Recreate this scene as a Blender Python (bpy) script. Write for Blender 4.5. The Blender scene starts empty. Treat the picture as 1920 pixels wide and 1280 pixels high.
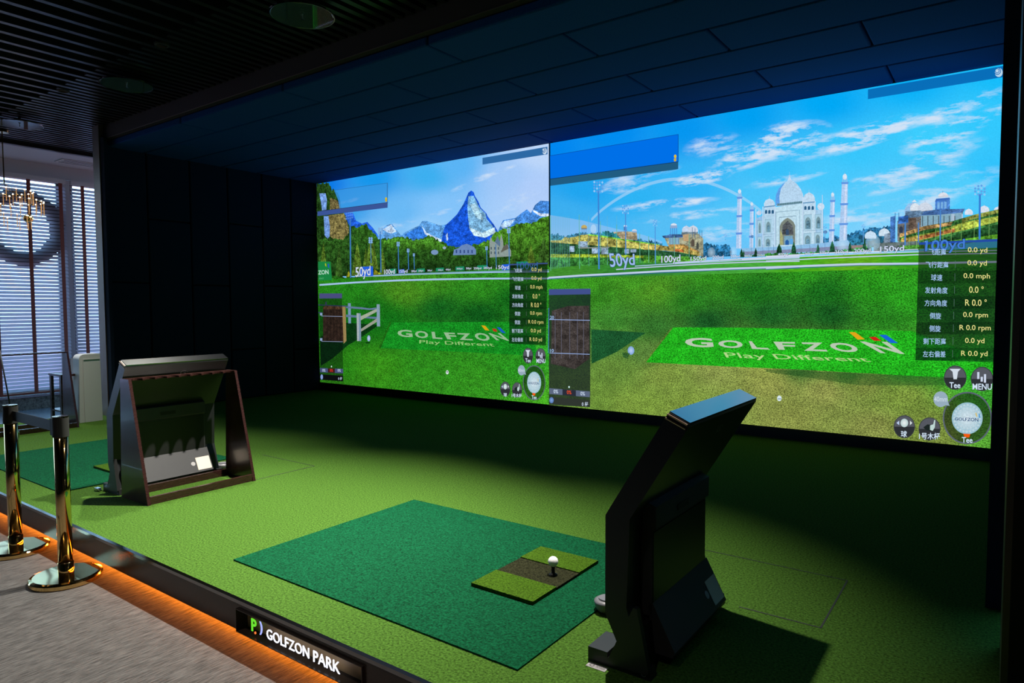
import bpy, bmesh, math, random
import numpy as np
from mathutils import Vector, Matrix

random.seed(7)
SC = bpy.context.scene
COL = SC.collection
PI = math.pi

# ------------------------------------------------------------------ camera, world, exposure
cam_d = bpy.data.cameras.new('camera')
cam_d.sensor_width = 36.0
cam_d.lens = 1258.87 / 1920 * 36.0
cam_d.clip_start = 0.02
cam_d.clip_end = 300
cam = bpy.data.objects.new('camera', cam_d)
COL.objects.link(cam)
_y, _p, _r = 0.6306, -0.0516, -0.004
_f = Vector((-math.sin(_y) * math.cos(_p), math.cos(_y) * math.cos(_p), math.sin(_p)))
_ri = Vector((math.cos(_y), math.sin(_y), 0))
_u = _ri.cross(_f)
_r2 = _ri * math.cos(_r) + _u * math.sin(_r)
_u2 = _u * math.cos(_r) - _ri * math.sin(_r)
_m = Matrix((( _r2.x, _u2.x, -_f.x, 7.5671), (_r2.y, _u2.y, -_f.y, -5.8855), (_r2.z, _u2.z, -_f.z, 1.1252), (0, 0, 0, 1)))
cam.matrix_world = _m
SC.camera = cam

SC.view_settings.view_transform = 'Standard'
SC.view_settings.look = 'None'
SC.view_settings.exposure = 0.0
SC.view_settings.gamma = 1.0
SC.view_settings.use_curve_mapping = False

W = bpy.data.worlds.new('daylight')
SC.world = W
W.use_nodes = True
wn = W.node_tree
wn.nodes.clear()
w_out = wn.nodes.new('ShaderNodeOutputWorld')
w_bg = wn.nodes.new('ShaderNodeBackground')
w_tc = wn.nodes.new('ShaderNodeTexCoord')
w_sep = wn.nodes.new('ShaderNodeSeparateXYZ')
w_mr = wn.nodes.new('ShaderNodeMapRange')
w_cr = wn.nodes.new('ShaderNodeValToRGB')
w_mr.inputs[1].default_value = -0.35
w_mr.inputs[2].default_value = 0.6
w_cr.color_ramp.elements[0].color = (0.13, 0.06, 0.06, 1)
w_cr.color_ramp.elements[1].color = (0.20, 0.60, 1.0, 1)
_e = w_cr.color_ramp.elements.new(0.30); _e.color = (0.20, 0.20, 0.36, 1)
_e = w_cr.color_ramp.elements.new(0.45); _e.color = (0.50, 0.78, 1.0, 1)
wn.links.new(w_tc.outputs['Generated'], w_sep.inputs[0])
wn.links.new(w_sep.outputs['Z'], w_mr.inputs[0])
wn.links.new(w_mr.outputs[0], w_cr.inputs[0])
wn.links.new(w_cr.outputs[0], w_bg.inputs[0])
w_bg.inputs[1].default_value = 5.5
wn.links.new(w_bg.outputs[0], w_out.inputs[0])


def spot(name, loc, watts, col, half_deg, blend, radius=0.04, target=None):
    d = bpy.data.lights.new(name, 'SPOT')
    d.energy = watts
    d.color = col
    d.spot_size = math.radians(half_deg * 2)
    d.spot_blend = blend
    d.shadow_soft_size = radius
    o = bpy.data.objects.new(name, d)
    COL.objects.link(o)
    o.location = loc
    if target:
        v = Vector(target) - Vector(loc)
        o.rotation_euler = v.to_track_quat('-Z', 'Y').to_euler()
    return o


# recessed downlights in the slatted ceiling, one every 1.7 m
DOWN = [(-0.73, -3.4), (0.97, -3.4), (2.67, -3.4), (4.37, -3.4), (6.07, -3.4)]
for (lx, ly), w_ in zip(DOWN, (330, 330, 620, 1350, 800)):
    spot('downlight_beam', (lx, ly + 0.28, 2.955), w_, (1.0, 0.94, 0.82), 37, 1.0, 0.03, (lx - (0.35 if lx > 6 else 0.0), ly - 0.55, 0))
# the walkway's own downlights, behind the camera's side of the room
for lx, w_ in ((2.6, 25), (4.9, 130), (6.6, 70), (8.3, 80)):
    spot('walkway_beam', (lx, -5.7, 2.955), w_, (1.0, 0.90, 0.78), 36, 0.9, 0.04, (lx, -5.6, -0.17))


# ------------------------------------------------------------------ materials
def s2l(c):
    c = c / 255.0
    return c / 12.92 if c <= 0.04045 else ((c + 0.055) / 1.055) ** 2.4


def lin(rgb):
    return tuple(s2l(v) for v in rgb)


def newmat(name):
    m = bpy.data.materials.new(name)
    m.use_nodes = True
    nt = m.node_tree
    b = nt.nodes['Principled BSDF']
    return m, nt, b


def pmat(name, col, rough=0.5, metal=0.0, spec=0.5, noise=None, bump=None, coat=0.0):
    """noise = (scale, low multiplier, high multiplier, stretch xyz); bump = (scale, strength, distance)"""
    m, nt, b = newmat(name)
    b.inputs['Base Color'].default_value = (*col, 1)
    b.inputs['Roughness'].default_value = rough
    b.inputs['Metallic'].default_value = metal
    b.inputs['Specular IOR Level'].default_value = spec
    b.inputs['Coat Weight'].default_value = coat
    tc = nt.nodes.new('ShaderNodeTexCoord')
    if noise:
        mp = nt.nodes.new('ShaderNodeMapping')
        mp.inputs['Scale'].default_value = noise[3]
        n = nt.nodes.new('ShaderNodeTexNoise')
        n.inputs['Scale'].default_value = noise[0]
        n.inputs['Detail'].default_value = 4
        n.inputs['Roughness'].default_value = 0.7
        mr = nt.nodes.new('ShaderNodeMapRange')
        mr.inputs[1].default_value = 0.32
        mr.inputs[2].default_value = 0.68
        mr.inputs[3].default_value = noise[1]
        mr.inputs[4].default_value = noise[2]
        mx = nt.nodes.new('ShaderNodeVectorMath')
        mx.operation = 'SCALE'
        mx.inputs[0].default_value = col
        nt.links.new(tc.outputs['Object'], mp.inputs[0])
        nt.links.new(mp.outputs[0], n.inputs['Vector'])
        nt.links.new(n.outputs['Fac'], mr.inputs[0])
        nt.links.new(mr.outputs[0], mx.inputs['Scale'])
        nt.links.new(mx.outputs[0], b.inputs['Base Color'])
    if bump:
        n2 = nt.nodes.new('ShaderNodeTexNoise')
        n2.inputs['Scale'].default_value = bump[0]
        n2.inputs['Detail'].default_value = 3
        bp = nt.nodes.new('ShaderNodeBump')
        bp.inputs['Strength'].default_value = bump[1]
        bp.inputs['Distance'].default_value = bump[2]
        nt.links.new(tc.outputs['Object'], n2.inputs['Vector'])
        nt.links.new(n2.outputs['Fac'], bp.inputs['Height'])
        nt.links.new(bp.outputs[0], b.inputs['Normal'])
    return m


def emat(name, col, strength):
    m, nt, b = newmat(name)
    b.inputs['Base Color'].default_value = (0.02, 0.02, 0.02, 1)
    b.inputs['Emission Color'].default_value = (*col, 1)
    b.inputs['Emission Strength'].default_value = strength
    return m


M = {}
M['turf'] = pmat('turf_light', (0.037, 0.088, 0.012), 0.95, 0, 0.05, (115, 0.30, 1.8, (1, 1, 1)), (150, 0.7, 0.006))
M['turf_mat'] = pmat('turf_teal', (0.0018, 0.045, 0.0175), 0.95, 0, 0.05, (115, 0.30, 1.9, (1, 1, 1)), (150, 0.7, 0.006))
M['turf_tee'] = pmat('turf_tee_green', (0.031, 0.071, 0.0045), 0.95, 0, 0.05, (130, 0.35, 1.7, (1, 1, 1)), (160, 0.8, 0.006))
M['turf_rough'] = pmat('turf_rough_brown', (0.014, 0.015, 0.007), 0.95, 0, 0.05, (130, 0.15, 2.2, (1, 1, 1)), (160, 0.8, 0.006))
M['carpet'] = pmat('carpet_grey', (0.052, 0.051, 0.051), 0.95, 0, 0.1, (95, 0.40, 1.55, (1.4, 0.16, 1)), (400, 0.6, 0.003))
M['tile'] = pmat('floor_tile', (0.16, 0.20, 0.26), 0.22, 0, 0.6, (5, 0.85, 1.1, (1, 5, 1)))
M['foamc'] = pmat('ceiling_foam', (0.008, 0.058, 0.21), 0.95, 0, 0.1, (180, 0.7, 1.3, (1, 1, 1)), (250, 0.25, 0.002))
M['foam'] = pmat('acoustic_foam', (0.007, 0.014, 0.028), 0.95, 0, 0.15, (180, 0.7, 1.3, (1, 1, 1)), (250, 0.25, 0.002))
M['slat'] = pmat('slat_black', (0.012, 0.011, 0.011), 0.33, 0, 0.6)
M['void'] = pmat('void_black', (0.003, 0.003, 0.003), 0.9, 0, 0.1)
M['fascia'] = pmat('fascia_brown', (0.045, 0.034, 0.030), 0.7, 0, 0.3, (200, 0.75, 1.25, (1, 1, 1)))
M['riser'] = pmat('riser_brown', (0.024, 0.017, 0.014), 0.26, 0.0, 0.30, (300, 0.85, 1.15, (1, 1, 1)))
M['alu'] = pmat('trim_metal', (0.42, 0.42, 0.43), 0.24, 1.0)
M['nosing'] = pmat('nosing_metal', (0.22, 0.22, 0.23), 0.14, 1.0)
M['bronze'] = pmat('bronze_trim', (0.22, 0.17, 0.14), 0.42, 0.7)
M['gold'] = pmat('polished_gold', (0.72, 0.50, 0.20), 0.07, 1.0)
M['belt'] = pmat('belt_webbing', (0.012, 0.012, 0.014), 0.6)
M['cap'] = pmat('brushed_dark_metal', (0.27, 0.29, 0.30), 0.16, 1.0)
M['black'] = pmat('black_plastic', (0.012, 0.012, 0.013), 0.42, 0, 0.45, None, (500, 0.1, 0.001))
M['blackside'] = pmat('black_metal', (0.014, 0.015, 0.017), 0.4, 0.0, 0.4, None, (500, 0.1, 0.001))
M['skirt'] = pmat('skirt_grey', (0.040, 0.041, 0.046), 0.55, 0, 0.4, (400, 0.85, 1.15, (1, 1, 1)))
M['glassb'] = pmat('touch_glass', (0.004, 0.004, 0.005), 0.05, 0, 0.6)
M['copper'] = pmat('copper_trim', (0.62, 0.42, 0.32), 0.3, 0.6)
M['tag'] = pmat('floor_tag', (0.25, 0.24, 0.25), 0.8)
M['label'] = pmat('paper_label', (0.70, 0.60, 0.52), 0.8)
M['print'] = pmat('printed_grey', (0.35, 0.34, 0.36), 0.7)
M['wood'] = pmat('dark_mahogany', (0.030, 0.011, 0.010), 0.26, 0, 0.5, (30, 0.7, 1.3, (1, 1, 6)), None, 0.15)
M['white'] = pmat('white_plastic', (0.55, 0.55, 0.54), 0.5)
M['greyp'] = pmat('grey_plastic', (0.13, 0.13, 0.15), 0.35)
M['plaster'] = pmat('white_plaster', (0.50, 0.50, 0.50), 0.9, 0, 0.2)
M['beige'] = pmat('beige_panel', (0.50, 0.36, 0.30), 0.8, 0, 0.2)
M['stone'] = pmat('speckled_stone', (0.11, 0.095, 0.085), 0.5, 0, 0.4, (45, 0.15, 1.9, (1, 1, 1)))
M['tape'] = pmat('red_ladder_tape', (0.16, 0.030, 0.018), 0.8)
M['ringdark'] = pmat('dark_ring', (0.03, 0.014, 0.012), 0.9, 0, 0.1, (40, 0.4, 1.6, (1, 1, 1)))
M['rubber'] = pmat('black_rubber', (0.008, 0.008, 0.008), 0.7)
M['ball'] = pmat('golf_ball_white', (0.78, 0.78, 0.80), 0.35)
M['darkwall'] = pmat('dark_wall', (0.020, 0.017, 0.016), 0.7)
M['chrome'] = pmat('chrome', (0.6, 0.6, 0.62), 0.12, 1.0)
M['led_warm'] = emat('led_strip_warm', (1.0, 0.24, 0.02), 130)
M['sign_white'] = emat('sign_letter_white', (0.86, 0.88, 1.0), 1.5)
M['sign_green'] = emat('sign_letter_green', (0.16, 0.85, 0.03), 0.9)
M['sign_blue'] = emat('sign_letter_blue', (0.35, 0.40, 1.0), 1.3)
M['sign_red'] = emat('sign_dot_orange', (1.0, 0.16, 0.03), 1.6)
M['sign_back'] = pmat('bronze_back_panel', (0.42, 0.27, 0.13), 0.45, 0.0)
M['bulb'] = emat('chandelier_glow', (1.0, 0.86, 0.66), 6.0)
M['lampface'] = emat('downlight_face', (1.0, 0.85, 0.62), 0.22)

# blind slats: pale, some daylight comes through
m, nt, b = newmat('blind_slat')
b.inputs['Base Color'].default_value = (0.30, 0.22, 0.22, 1)
b.inputs['Roughness'].default_value = 0.3
tr = nt.nodes.new('ShaderNodeBsdfTranslucent')
tr.inputs[0].default_value = (0.80, 0.84, 0.95, 1)
mx = nt.nodes.new('ShaderNodeMixShader')
mx.inputs[0].default_value = 0.6
nt.links.new(b.outputs[0], mx.inputs[1])
nt.links.new(tr.outputs[0], mx.inputs[2])
nt.links.new(mx.outputs[0], nt.nodes['Material Output'].inputs[0])
M['blind'] = m


def clear_glass(name, tint, refl, rough=0.02, haze=0.0):
    m, nt, b = newmat(name)
    nt.nodes.remove(b)
    t = nt.nodes.new('ShaderNodeBsdfTransparent')
    t.inputs[0].default_value = (*tint, 1)
    g = nt.nodes.new('ShaderNodeBsdfGlossy')
    g.inputs['Color'].default_value = (0.9, 0.9, 0.9, 1)
    g.inputs['Roughness'].default_value = rough
    lw = nt.nodes.new('ShaderNodeLayerWeight')
    lw.inputs[0].default_value = refl
    mx = nt.nodes.new('ShaderNodeMixShader')
    nt.links.new(lw.outputs['Fresnel'], mx.inputs[0])
    body = t.outputs[0]
    if haze:
        df = nt.nodes.new('ShaderNodeBsdfDiffuse')
        df.inputs[0].default_value = (0.5, 0.75, 0.7, 1)
        m2 = nt.nodes.new('ShaderNodeMixShader')
        m2.inputs[0].default_value = haze
        nt.links.new(t.outputs[0], m2.inputs[1])
        nt.links.new(df.outputs[0], m2.inputs[2])
        body = m2.outputs[0]
    nt.links.new(body, mx.inputs[1])
    nt.links.new(g.outputs[0], mx.inputs[2])
    nt.links.new(mx.outputs[0], nt.nodes['Material Output'].inputs[0])
    return m


M['pane'] = clear_glass('window_glass', (0.93, 0.96, 0.98), 0.25)
M['disc'] = clear_glass('ceiling_disc_glass', (0.50, 0.58, 0.57), 0.62, 0.03, 0.10)
M['rodgold'] = emat('lit_gold_rod', (1.0, 0.50, 0.16), 0.55)


# projected light: emission coloured by the picture's own colour attribute
def lightmat(name, scale, lo, hi, stretch=(1, 1, 1), detail=3, kind='noise', alpha=False, cloud=None, coarse=None):
    m, nt, b = newmat(name)
    nt.nodes.remove(b)
    out = nt.nodes['Material Output']
    at = nt.nodes.new('ShaderNodeAttribute')
    at.attribute_name = 'Col'
    em = nt.nodes.new('ShaderNodeEmission')
    em.inputs['Strength'].default_value = 1.0
    col = at.outputs['Color']
    fac = None
    if scale:
        tc = nt.nodes.new('ShaderNodeTexCoord')
        mp = nt.nodes.new('ShaderNodeMapping')
        mp.inputs['Scale'].default_value = stretch
        if cloud:
            mp.inputs['Rotation'].default_value = (0, cloud, 0)
        if kind == 'noise':
            n = nt.nodes.new('ShaderNodeTexNoise')
            n.inputs['Detail'].default_value = detail
            n.inputs['Roughness'].default_value = 0.65
            fo = n.outputs['Fac']
        else:
            n = nt.nodes.new('ShaderNodeTexVoronoi')
            fo = n.outputs['Distance']
        n.inputs['Scale'].default_value = scale
        mr = nt.nodes.new('ShaderNodeMapRange')
        mr.inputs[1].default_value = 0.33 if kind == 'noise' else 0.05
        mr.inputs[2].default_value = 0.67 if kind == 'noise' else 0.75
        mr.inputs[3].default_value = lo
        mr.inputs[4].default_value = hi
        nt.links.new(tc.outputs['Object'], mp.inputs[0])
        nt.links.new(mp.outputs[0], n.inputs['Vector'])
        nt.links.new(fo, mr.inputs[0])
        fac = mr.outputs[0]
        if coarse:
            n3 = nt.nodes.new('ShaderNodeTexNoise')
            n3.inputs['Scale'].default_value = coarse[0]
            n3.inputs['Detail'].default_value = 2
            m3 = nt.nodes.new('ShaderNodeMapRange')
            m3.inputs[1].default_value = 0.35
            m3.inputs[2].default_value = 0.65
            m3.inputs[3].default_value = coarse[1]
            m3.inputs[4].default_value = coarse[2]
            nt.links.new(mp.outputs[0], n3.inputs['Vector'])
            nt.links.new(n3.outputs['Fac'], m3.inputs[0])
            mm = nt.nodes.new('ShaderNodeMath')
            mm.operation = 'MULTIPLY'
            nt.links.new(fac, mm.inputs[0])
            nt.links.new(m3.outputs[0], mm.inputs[1])
            fac = mm.outputs[0]
    if fac is not None and cloud is None:
        sc = nt.nodes.new('ShaderNodeVectorMath')
        sc.operation = 'SCALE'
        nt.links.new(col, sc.inputs[0])
        nt.links.new(fac, sc.inputs['Scale'])
        col = sc.outputs[0]
    nt.links.new(col, em.inputs['Color'])
    sh = em.outputs[0]
    if alpha:
        t = nt.nodes.new('ShaderNodeBsdfTransparent')
        mx = nt.nodes.new('ShaderNodeMixShader')
        a = at.outputs['Alpha']
        if cloud is not None:
            mu = nt.nodes.new('ShaderNodeMath')
            mu.operation = 'MULTIPLY'
            mu.use_clamp = True
            nt.links.new(a, mu.inputs[0])
            nt.links.new(fac, mu.inputs[1])
            a = mu.outputs[0]
        nt.links.new(a, mx.inputs[0])
        nt.links.new(t.outputs[0], mx.inputs[1])
        nt.links.new(sh, mx.inputs[2])
        sh = mx.outputs[0]
    nt.links.new(sh, out.inputs[0])
    return m


PIC = ['sky', 'grass', 'grassfar', 'foliage', 'rock', 'flat', 'veil', 'cloud', 'stone']
PM = {
    'sky': lightmat('picture_sky', 120, 0.95, 1.05),
    'grass': lightmat('picture_grass', 85, 0.30, 1.75, (1, 1, 1.6), 2, coarse=(7, 0.86, 1.14)),
    'grassfar': lightmat('picture_far_grass', 60, 0.72, 1.28, (0.35, 1, 2.2), 4),
    'foliage': lightmat('picture_foliage', 60, 0.2, 1.9, (1, 1, 1), 3, coarse=(14, 0.45, 1.55)),
    'rock': lightmat('picture_rock', 55, 0.5, 1.55, (1, 1, 1.5), 3, coarse=(13, 0.6, 1.4)),
    'flat': lightmat('picture_flat', 0, 1, 1),
    'veil': lightmat('picture_veil', 0, 1, 1, alpha=True),
    'cloud': lightmat('picture_cloud', 3.0, -0.9, 1.3, (1, 1, 3.6), 7, alpha=True, cloud=0.30),
    'stone': lightmat('picture_stone', 75, 0.86, 1.14),
}


# ------------------------------------------------------------------ mesh helpers
def mesh_obj(name, bm, mat, parent=None, smooth=False, bevel=0.0, bevel_seg=2):
    me = bpy.data.meshes.new(name)
    if bevel > 0:
        es = [e for e in bm.edges if len(e.link_faces) == 2 and e.calc_face_angle(0) > 0.5]
        bmesh.ops.bevel(bm, geom=es, offset=bevel, segments=bevel_seg, affect='EDGES', profile=0.6, clamp_overlap=True)
    bmesh.ops.recalc_face_normals(bm, faces=bm.faces)
    bm.to_mesh(me)
    bm.free()
    mats = mat if isinstance(mat, (list, tuple)) else [mat]
    for mm in mats:
        me.materials.append(mm)
    if smooth:
        for p in me.polygons:
            p.use_smooth = True
    o = bpy.data.objects.new(name, me)
    COL.objects.link(o)
    if parent:
        o.parent = parent
    return o


def box(bm, x0, x1, y0, y1, z0, z1, mi=0):
    vs = [bm.verts.new(p) for p in ((x0, y0, z0), (x1, y0, z0), (x1, y1, z0), (x0, y1, z0), (x0, y0, z1), (x1, y0, z1), (x1, y1, z1), (x0, y1, z1))]
    for f in ((0, 3, 2, 1), (4, 5, 6, 7), (0, 1, 5, 4), (1, 2, 6, 5), (2, 3, 7, 6), (3, 0, 4, 7)):
        fc = bm.faces.new([vs[i] for i in f])
        fc.material_index = mi
    return vs


def prism(bm, prof, y0, y1):
    """profile in x,z extruded along y"""
    a = [bm.verts.new((x, y0, z)) for x, z in prof]
    c = [bm.verts.new((x, y1, z)) for x, z in prof]
    bm.faces.new(a)
    bm.faces.new(c[::-1])
    n = len(prof)
    for i in range(n):
        j = (i + 1) % n
        bm.faces.new((a[i], c[i], c[j], a[j]))


def tube(bm, p, q, r, seg=12, r2=None):
    p, q = Vector(p), Vector(q)
    r2 = r if r2 is None else r2
    d = (q - p).normalized()
    a = d.orthogonal().normalized()
    b_ = d.cross(a)
    A = [bm.verts.new(p + (a * math.cos(t) + b_ * math.sin(t)) * r) for t in [2 * PI * i / seg for i in range(seg)]]
    B = [bm.verts.new(q + (a * math.cos(t) + b_ * math.sin(t)) * r2) for t in [2 * PI * i / seg for i in range(seg)]]
    bm.faces.new(A[::-1])
    bm.faces.new(B)
    for i in range(seg):
        j = (i + 1) % seg
        bm.faces.new((A[i], A[j], B[j], B[i]))


def lathe(bm, prof, c=(0, 0, 0), seg=32):
    """profile of (r, z) turned about a vertical axis"""
    rings = []
    for r, z in prof:
        if r < 1e-6:
            rings.append([bm.verts.new((c[0], c[1], c[2] + z))])
        else:
            rings.append([bm.verts.new((c[0] + r * math.cos(2 * PI * i / seg), c[1] + r * math.sin(2 * PI * i / seg), c[2] + z)) for i in range(seg)])
    for A, B in zip(rings, rings[1:]):
        for i in range(seg):
            j = (i + 1) % seg
            if len(A) == 1 and len(B) == 1:
                continue
            if len(A) == 1:
                bm.faces.new((A[0], B[i], B[j]))
            elif len(B) == 1:
                bm.faces.new((A[i], A[j], B[0]))
            else:
                bm.faces.new((A[i], A[j], B[j], B[i]))


def thing(name, label, cat, loc=(0, 0, 0), group=None):
    o = bpy.data.objects.new(name, None)
    COL.objects.link(o)
    o.empty_display_size = 0.1
    o.location = loc
    o['label'] = label
    o['category'] = cat
    if group:
        o['group'] = group
    return o


def tag(o, label, cat, group=None):
    o['label'] = label
    o['category'] = cat
    if group:
        o['group'] = group
    return o


def struct(o, label=None, cat=None):
    o['kind'] = 'structure'
    if label:
        o['label'] = label
    if cat:
        o['category'] = cat
    return o


def copy_tree(o, parent=None):
    c = o.copy()
    COL.objects.link(c)
    if parent:
        c.parent = parent
    for ch in list(o.children):
        copy_tree(ch, c)
    return c


_txt = {}


def text_mesh(s, bold=0.0):
    """glyph outlines of a string, filled, scaled into a unit box: (verts 2D, faces)"""
    k = (s, bold)
    if k in _txt:
        return _txt[k]
    cu = bpy.data.curves.new('lettering', 'FONT')
    cu.body = s
    cu.size = 1.0
    cu.offset = bold
    cu.resolution_u = 3
    o = bpy.data.objects.new('lettering', cu)
    COL.objects.link(o)
    bpy.context.view_layer.update()
    dg = bpy.context.evaluated_depsgraph_get()
    me = o.evaluated_get(dg).to_mesh()
    v = np.array([(p.co.x, p.co.y) for p in me.vertices])
    f = [tuple(p.vertices) for p in me.polygons]
    o.evaluated_get(dg).to_mesh_clear()
    bpy.data.objects.remove(o)
    bpy.data.curves.remove(cu)
    if len(v):
        v = (v - v.min(0)) / np.maximum(v.max(0) - v.min(0), 1e-6)
    _txt[k] = (v, f)
    return _txt[k]


# ------------------------------------------------------------------ room shell
WX = -2.53            # window wall
FZ = -0.17            # walkway floor
PY = -4.463           # front of the turf platform
SLZ = 3.0             # underside of the slatted ceiling
BZ = 2.8              # underside of the bay ceiling

# walkway floor, carpet
bm = bmesh.new()
box(bm, -0.55, 9.0, -8.0, PY + 0.10, FZ - 0.1, FZ)
struct(mesh_obj('floor', bm, M['carpet']))
bm = bmesh.new()
box(bm, WX - 0.2, -0.55, -8.0, 0.2, FZ - 0.1, FZ)
struct(mesh_obj('floor_tiled', bm, M['tile']))
# turf platform
bm = bmesh.new()
box(bm, -0.30, 9.0, PY + 0.012, 0.0, -0.028, 0.0)
box(bm, -0.30, 9.0, PY + 0.21, 0.0, -0.10, -0.028)
struct(mesh_obj('floor_turf', bm, M['turf']))
bm = bmesh.new()
box(bm, -0.30, 9.0, PY + 0.09, PY + 0.2, FZ, -0.10)
struct(mesh_obj('trim_1', bm, M['void']))
# riser board and metal nosing
bm = bmesh.new()
for a, c in ((-0.30, 5.211), (5.932, 9.0)):
    box(bm, a, c, PY, PY + 0.012, -0.113, -0.012)
    box(bm, a, c, PY, PY + 0.09, -0.119, -0.113)
box(bm, 5.211, 5.932, PY, PY + 0.012, -0.030, -0.012)
box(bm, 5.211, 5.932, PY + 0.045, PY + 0.09, -0.119, -0.030)
struct(mesh_obj('trim_2', bm, M['riser']))
bm = bmesh.new()
box(bm, -0.30, 9.0, PY - 0.003, PY + 0.014, -0.012, 0.002)
struct(mesh_obj('trim_3', bm, M['nosing'], bevel=0.002))
bm = bmesh.new()
box(bm, -0.314, -0.30, PY, 0.0, FZ, 0.002)
struct(mesh_obj('trim_4', bm, M['riser']))

# screen wall
bm = bmesh.new()
box(bm, -0.2, 9.0, 0.01, 0.2, FZ, 3.2)
struct(mesh_obj('wall_back', bm, M['foam']))


def panel_tiles(name, cells, depth, to_xyz, rnd=0.02, mat=None):
    """padded acoustic panels: each a bevelled slab; cells in (u0,u1,v0,v1)"""
    bm = bmesh.new()
    g = 0.006
    for u0, u1, v0, v1 in cells:
        b2 = bmesh.new()
        box(b2, u0 + g, u1 - g, v0 + g, v1 - g, 0, depth)
        es = [e for e in b2.edges if all(v.co.z > depth - 1e-6 for v in e.verts) or abs(e.verts[0].co.z - e.verts[1].co.z) > 1e-6]
        bmesh.ops.bevel(b2, geom=es, offset=rnd, segments=3, affect='EDGES', profile=0.5)
        mp = {}
        for v in b2.verts:
            mp[v] = bm.verts.new(to_xyz(v.co.x, v.co.y, v.co.z))
        for f in b2.faces:
            bm.faces.new([mp[v] for v in f.verts])
        b2.free()
    return mesh_obj(name, bm, mat or M['foam'])


# bay ceiling: six staggered rows of padded panels
rows = [-2.655, -2.285, -1.82, -1.385, -0.915, -0.46, 0.0]
offs = [1.48, 0.74, 1.48, 0.72, 1.50, 0.74]
cells = []
for i in range(6):
    x = offs[i] - 2 * 1.53
    while x < 7.6:
        a, c = max(x, 0.0), min(x + 1.53, 7.56)
        if c - a > 0.06:
            cells.append((a, c, rows[i], rows[i + 1]))
        x += 1.53
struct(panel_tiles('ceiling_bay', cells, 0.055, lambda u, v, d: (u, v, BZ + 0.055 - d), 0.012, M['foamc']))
bm = bmesh.new()
box(bm, -0.1, 7.7, -2.64, 0.0, BZ + 0.056, BZ + 0.15)
struct(mesh_obj('ceiling_deck', bm, M['void']))
# fascia between slatted ceiling and bay, with its bead
bm = bmesh.new()
box(bm, 0.0, 9.0, -2.69, -2.64, BZ + 0.066, SLZ + 0.12)
struct(mesh_obj('trim_5', bm, M['fascia']))
bm = bmesh.new()
box(bm, 0.0, 7.6, -2.694, -2.69, BZ + 0.066, BZ + 0.071)
struct(mesh_obj('trim_6', bm, M['bronze']))

# left wall: staggered tall panels
yb = [-2.70, -2.255, -1.775, -1.31, -0.845, -0.42, 0.0]
cells = []
for i in range(6):
    z = [1.40, 2.10, 1.39, 2.14, 1.40, 2.1][i] - 3 * 1.53
    while z < BZ:
        a, c = max(z, 0.0), min(z + 1.53, BZ + 0.05)
        if c - a > 0.06:
            cells.append((yb[i], yb[i + 1], a, c))
        z += 1.53
struct(panel_tiles('wall_left_panels', cells, 0.05, lambda u, v, d: (-0.05 + d, u, v), 0.012))
bm = bmesh.new()
box(bm, -0.20, -0.05, -2.70, 0.0, FZ, 3.2)
struct(mesh_obj('wall_left', bm, M['foam']))
bm = bmesh.new()
box(bm, -0.10, 0.045, -2.745, -2.70, 0.0, SLZ)
struct(mesh_obj('trim_7', bm, M['bronze'], bevel=0.004))
bm = bmesh.new()
box(bm, 0.045, 0.13, -2.735, -2.70, 0.0, BZ + 0.07)
struct(mesh_obj('wall_left_edge', bm, M['foam'], bevel=0.012))

# right wall: padded end, bronze angle and dark partition
bm = bmesh.new()
box(bm, 7.545, 7.62, -2.87, 0.0, 0.0, 3.0)
struct(mesh_obj('wall_right_panels', bm, M['foam'], bevel=0.006))
bm = bmesh.new()
box(bm, 7.590, 7.606, -3.62, -3.20, 0.0, SLZ)
struct(mesh_obj('trim_8', bm, M['bronze']))
bm = bmesh.new()
box(bm, 7.606, 8.4, -3.62, -3.5, 0.0, SLZ)
struct(mesh_obj('wall_right_front', bm, M['darkwall']))
bm = bmesh.new()
box(bm, 9.0, 9.2, -8.0, 0.2, FZ, 3.3)
struct(mesh_obj('wall_right', bm, M['darkwall']))
bm = bmesh.new()
box(bm, WX - 0.2, 9.2, -8.2, -8.0, FZ, 3.3)
struct(mesh_obj('wall_front', bm, M['darkwall']))

# slatted ceiling: full slats near the bay, every other slat beyond the step
bm = bmesh.new()
pitch = 0.0932
n = 0
x = 8.95
while x > -1.42:
    ye = -2.69 if x > -0.12 else 0.0
    box(bm, x - 0.045, x, -8.0 if n % 2 == 0 else -3.46, ye, SLZ, SLZ + 0.06)
    x -= pitch
    n += 1
struct(mesh_obj('ceiling', bm, M['slat']))
bm = bmesh.new()
box(bm, -1.46, 9.0, -8.0, -2.64, SLZ + 0.14, SLZ + 0.2)
box(bm, -1.46, -0.05, -2.64, 0.2, SLZ + 0.14, SLZ + 0.2)
struct(mesh_obj('ceiling_void', bm, M['void']))
bm = bmesh.new()
box(bm, -1.50, -1.43, -8.0, 0.0, SLZ - 0.035, SLZ + 0.2)
struct(mesh_obj('trim_9', bm, M['slat']))
# white plaster ceiling by the window
bm = bmesh.new()
box(bm, WX - 0.2, -1.50, -8.0, 0.2, SLZ, SLZ + 0.2)
struct(mesh_obj('ceiling_plaster', bm, M['plaster']))

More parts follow.
